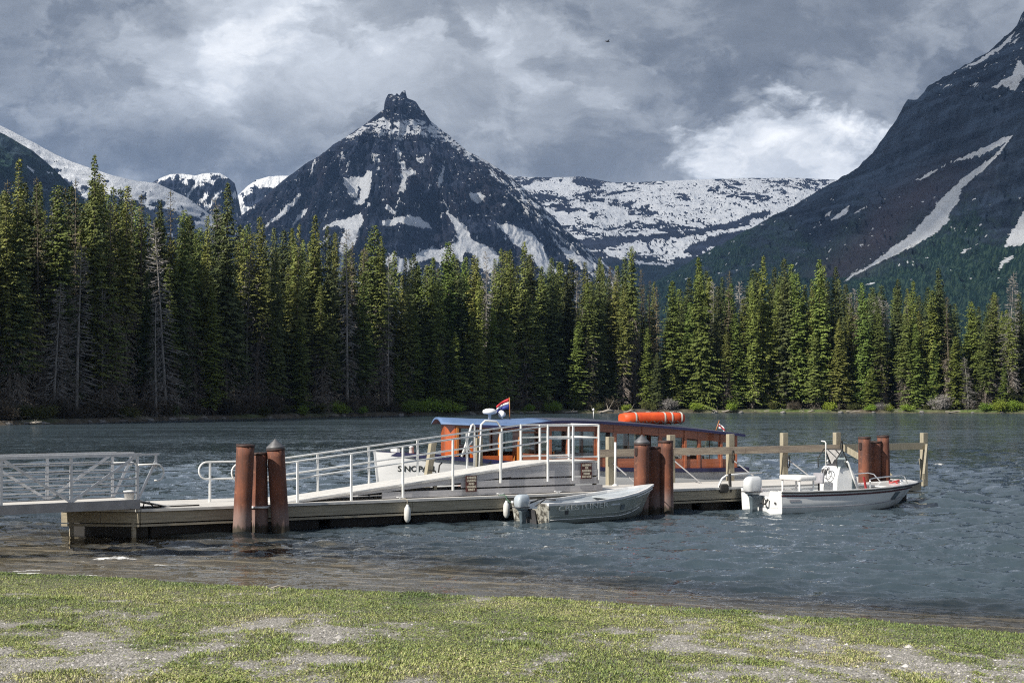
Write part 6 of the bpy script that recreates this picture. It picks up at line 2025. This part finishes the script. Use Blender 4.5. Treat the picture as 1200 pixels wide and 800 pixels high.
b.tube([(2.40, -.46, 1.25), (2.38, -.45, 1.52), (2.60, -.44, 1.80)], .016, 6); b.tube([(2.40, .46, 1.25), (2.38, .45, 1.52), (2.60, .44, 1.80)], .016, 6)
b.build('windshield_frame', M['rubber'], ws_)
b = MB(); b.tube([(3.15, -.50, .55), (2.95, -.50, 1.0), (2.78, -.49, 1.42), (2.74, -.47, 1.45)], .030, 8); b.build('grab_rail', M['whitepipe'], wb)
b = MB(); b.tube([(3.15, .50, .55), (2.95, .50, 1.0), (2.78, .49, 1.42), (2.74, .47, 1.45)], .030, 8); b.build('grab_rail', M['whitepipe'], wb)
b = MB(); b.tube([(2.6, .35, 1.3), (2.6, .35, 1.98), (2.58, .38, 2.03), (2.5, .44, 2.04)], .020, 7); b.build('light_mast', M['whitepipe'], wb)
b = MB(); b.slab([(2.95, -.452, .62), (3.09, -.452, .62), (3.08, -.452, .92), (2.96, -.452, .92)], (0, -1, 0), .015); b.build('hatch', M['leg'], wb)
b = MB(); b.bar((3.42, -.55, .55), (3.36, -.5, .98), .05, .05); b.build('red_fender_line', M['red'], wb)
for sg in (-1, 1):
    b = MB(); b.tube([(3.25, sg * .93, .62), (3.25, sg * .93, .93), (3.4, sg * .92, .96), (4.55, sg * .80, 1.02), (4.72, sg * .72, .98), (4.95, sg * .62, .70)], .018, 7); b.build('bow_rail', M['chrome'], wb)
b = MB(); b.tube([(4.8, -.3, .74), (4.9, -.1, .78), (5.05, .05, .74), (4.9, .2, .80), (4.75, 0, .74), (4.95, -.2, .82), (5.1, 0, .75)], .03, 6); b.build('bow_rope', M['red'], wb)
b = MB(); b.lathe([(.05, 0), (.06, .08), (.03, .12)], (5.2, 0, .71), 10); b.build('bow_light', M['chrome'], wb)
# emblem and registration letters on the side
b = MB()
def wside(x, h):
    ts = [s[0] * WL for s in wst]
    g_ = lambda k: np.interp(x, ts, [s[k] for s in wst])
    f_ = (h - g_(4)) / (g_(2) - g_(4))
    return Vector((x + np.interp(f_, [0, 1], [0, g_(6)]), -(np.interp(f_, [0, .5, 1], [g_(3), g_(1) * .45 + g_(3) * .55, g_(1)]) + .01), h))
b.slab([wside(4.08, .30), wside(4.30, .30), wside(4.46, .52), wside(4.24, .52)], (0, -1, 0), .004); b.build('side_decal', M['leg'], wb)
b = MB(); b.bar(wside(.25, .38), wside(.62, .38), .006, .055); b.build('side_decal', M['seat'], wb)
b = MB(); b.lathe([(.035, -.01), (.035, .01), (.02, .012)], (-.045, -.72, .30), 10, (-1, 0, 0)); b.build('drain_fitting', M['darkgrey'], wb)
rp = MB(); q0 = Vector((7.34, 50.15, 0)) + Vector((math.cos(WH), math.sin(WH), 0)) * 4.6 + Vector((-math.sin(WH), math.cos(WH), 0)) * .8; q0.z = .74; q1 = D(U(1050, .4), .5, DZ + .03)
rp.tube([q0, (q0 + q1) / 2 - Vector((0, 0, .05)), q1], .012, 5); ro = rp.build('bow_line', M['rope']); tag(ro, 'short mooring line from the white motorboat bow to the dock', 'rope')

# a bird far up against the clouds
bd = thing('bird', (sx(712, 160), 160, sz(49, 160)), R(30), 'tiny dark bird gliding high against the grey clouds', 'bird')
b = MB()
b.loft([[(x_, r_ * math.cos(a), r_ * math.sin(a)) for a in np.linspace(0, 6.283, 8, endpoint=False)] for x_, r_ in ((-.24, .01), (-.12, .05), (.02, .06), (.14, .04), (.2, .035), (.25, .008))], True, True)
b.loft([[(-.06, y_, z_), (.08 - abs(y_) * .12, y_, z_), (.0, y_, z_ + .012)] for y_, z_ in ((-.42, .10), (-.2, .12), (0, .03), (.2, .12), (.42, .10))], True, True)
b.build('bird_body', M['darkgrey'], bd)

# a bleached stick on the bank edge
st = MB(); st.tube([(0, 0, .01), (.12, .02, .05), (.26, .0, .03), (.4, .03, .06)], .011, 6, radii=[.013, .012, .010, .005])
so = st.build('stick', M['drift']); ys_ = 29.4; so.location = (sx(318, ys_), ys_, float(bank_z(sx(318, ys_), ys_)) + .02); so.rotation_euler = (0, 0, R(-12))
tag(so, 'short bleached stick lying at the edge of the near grass', 'stick')
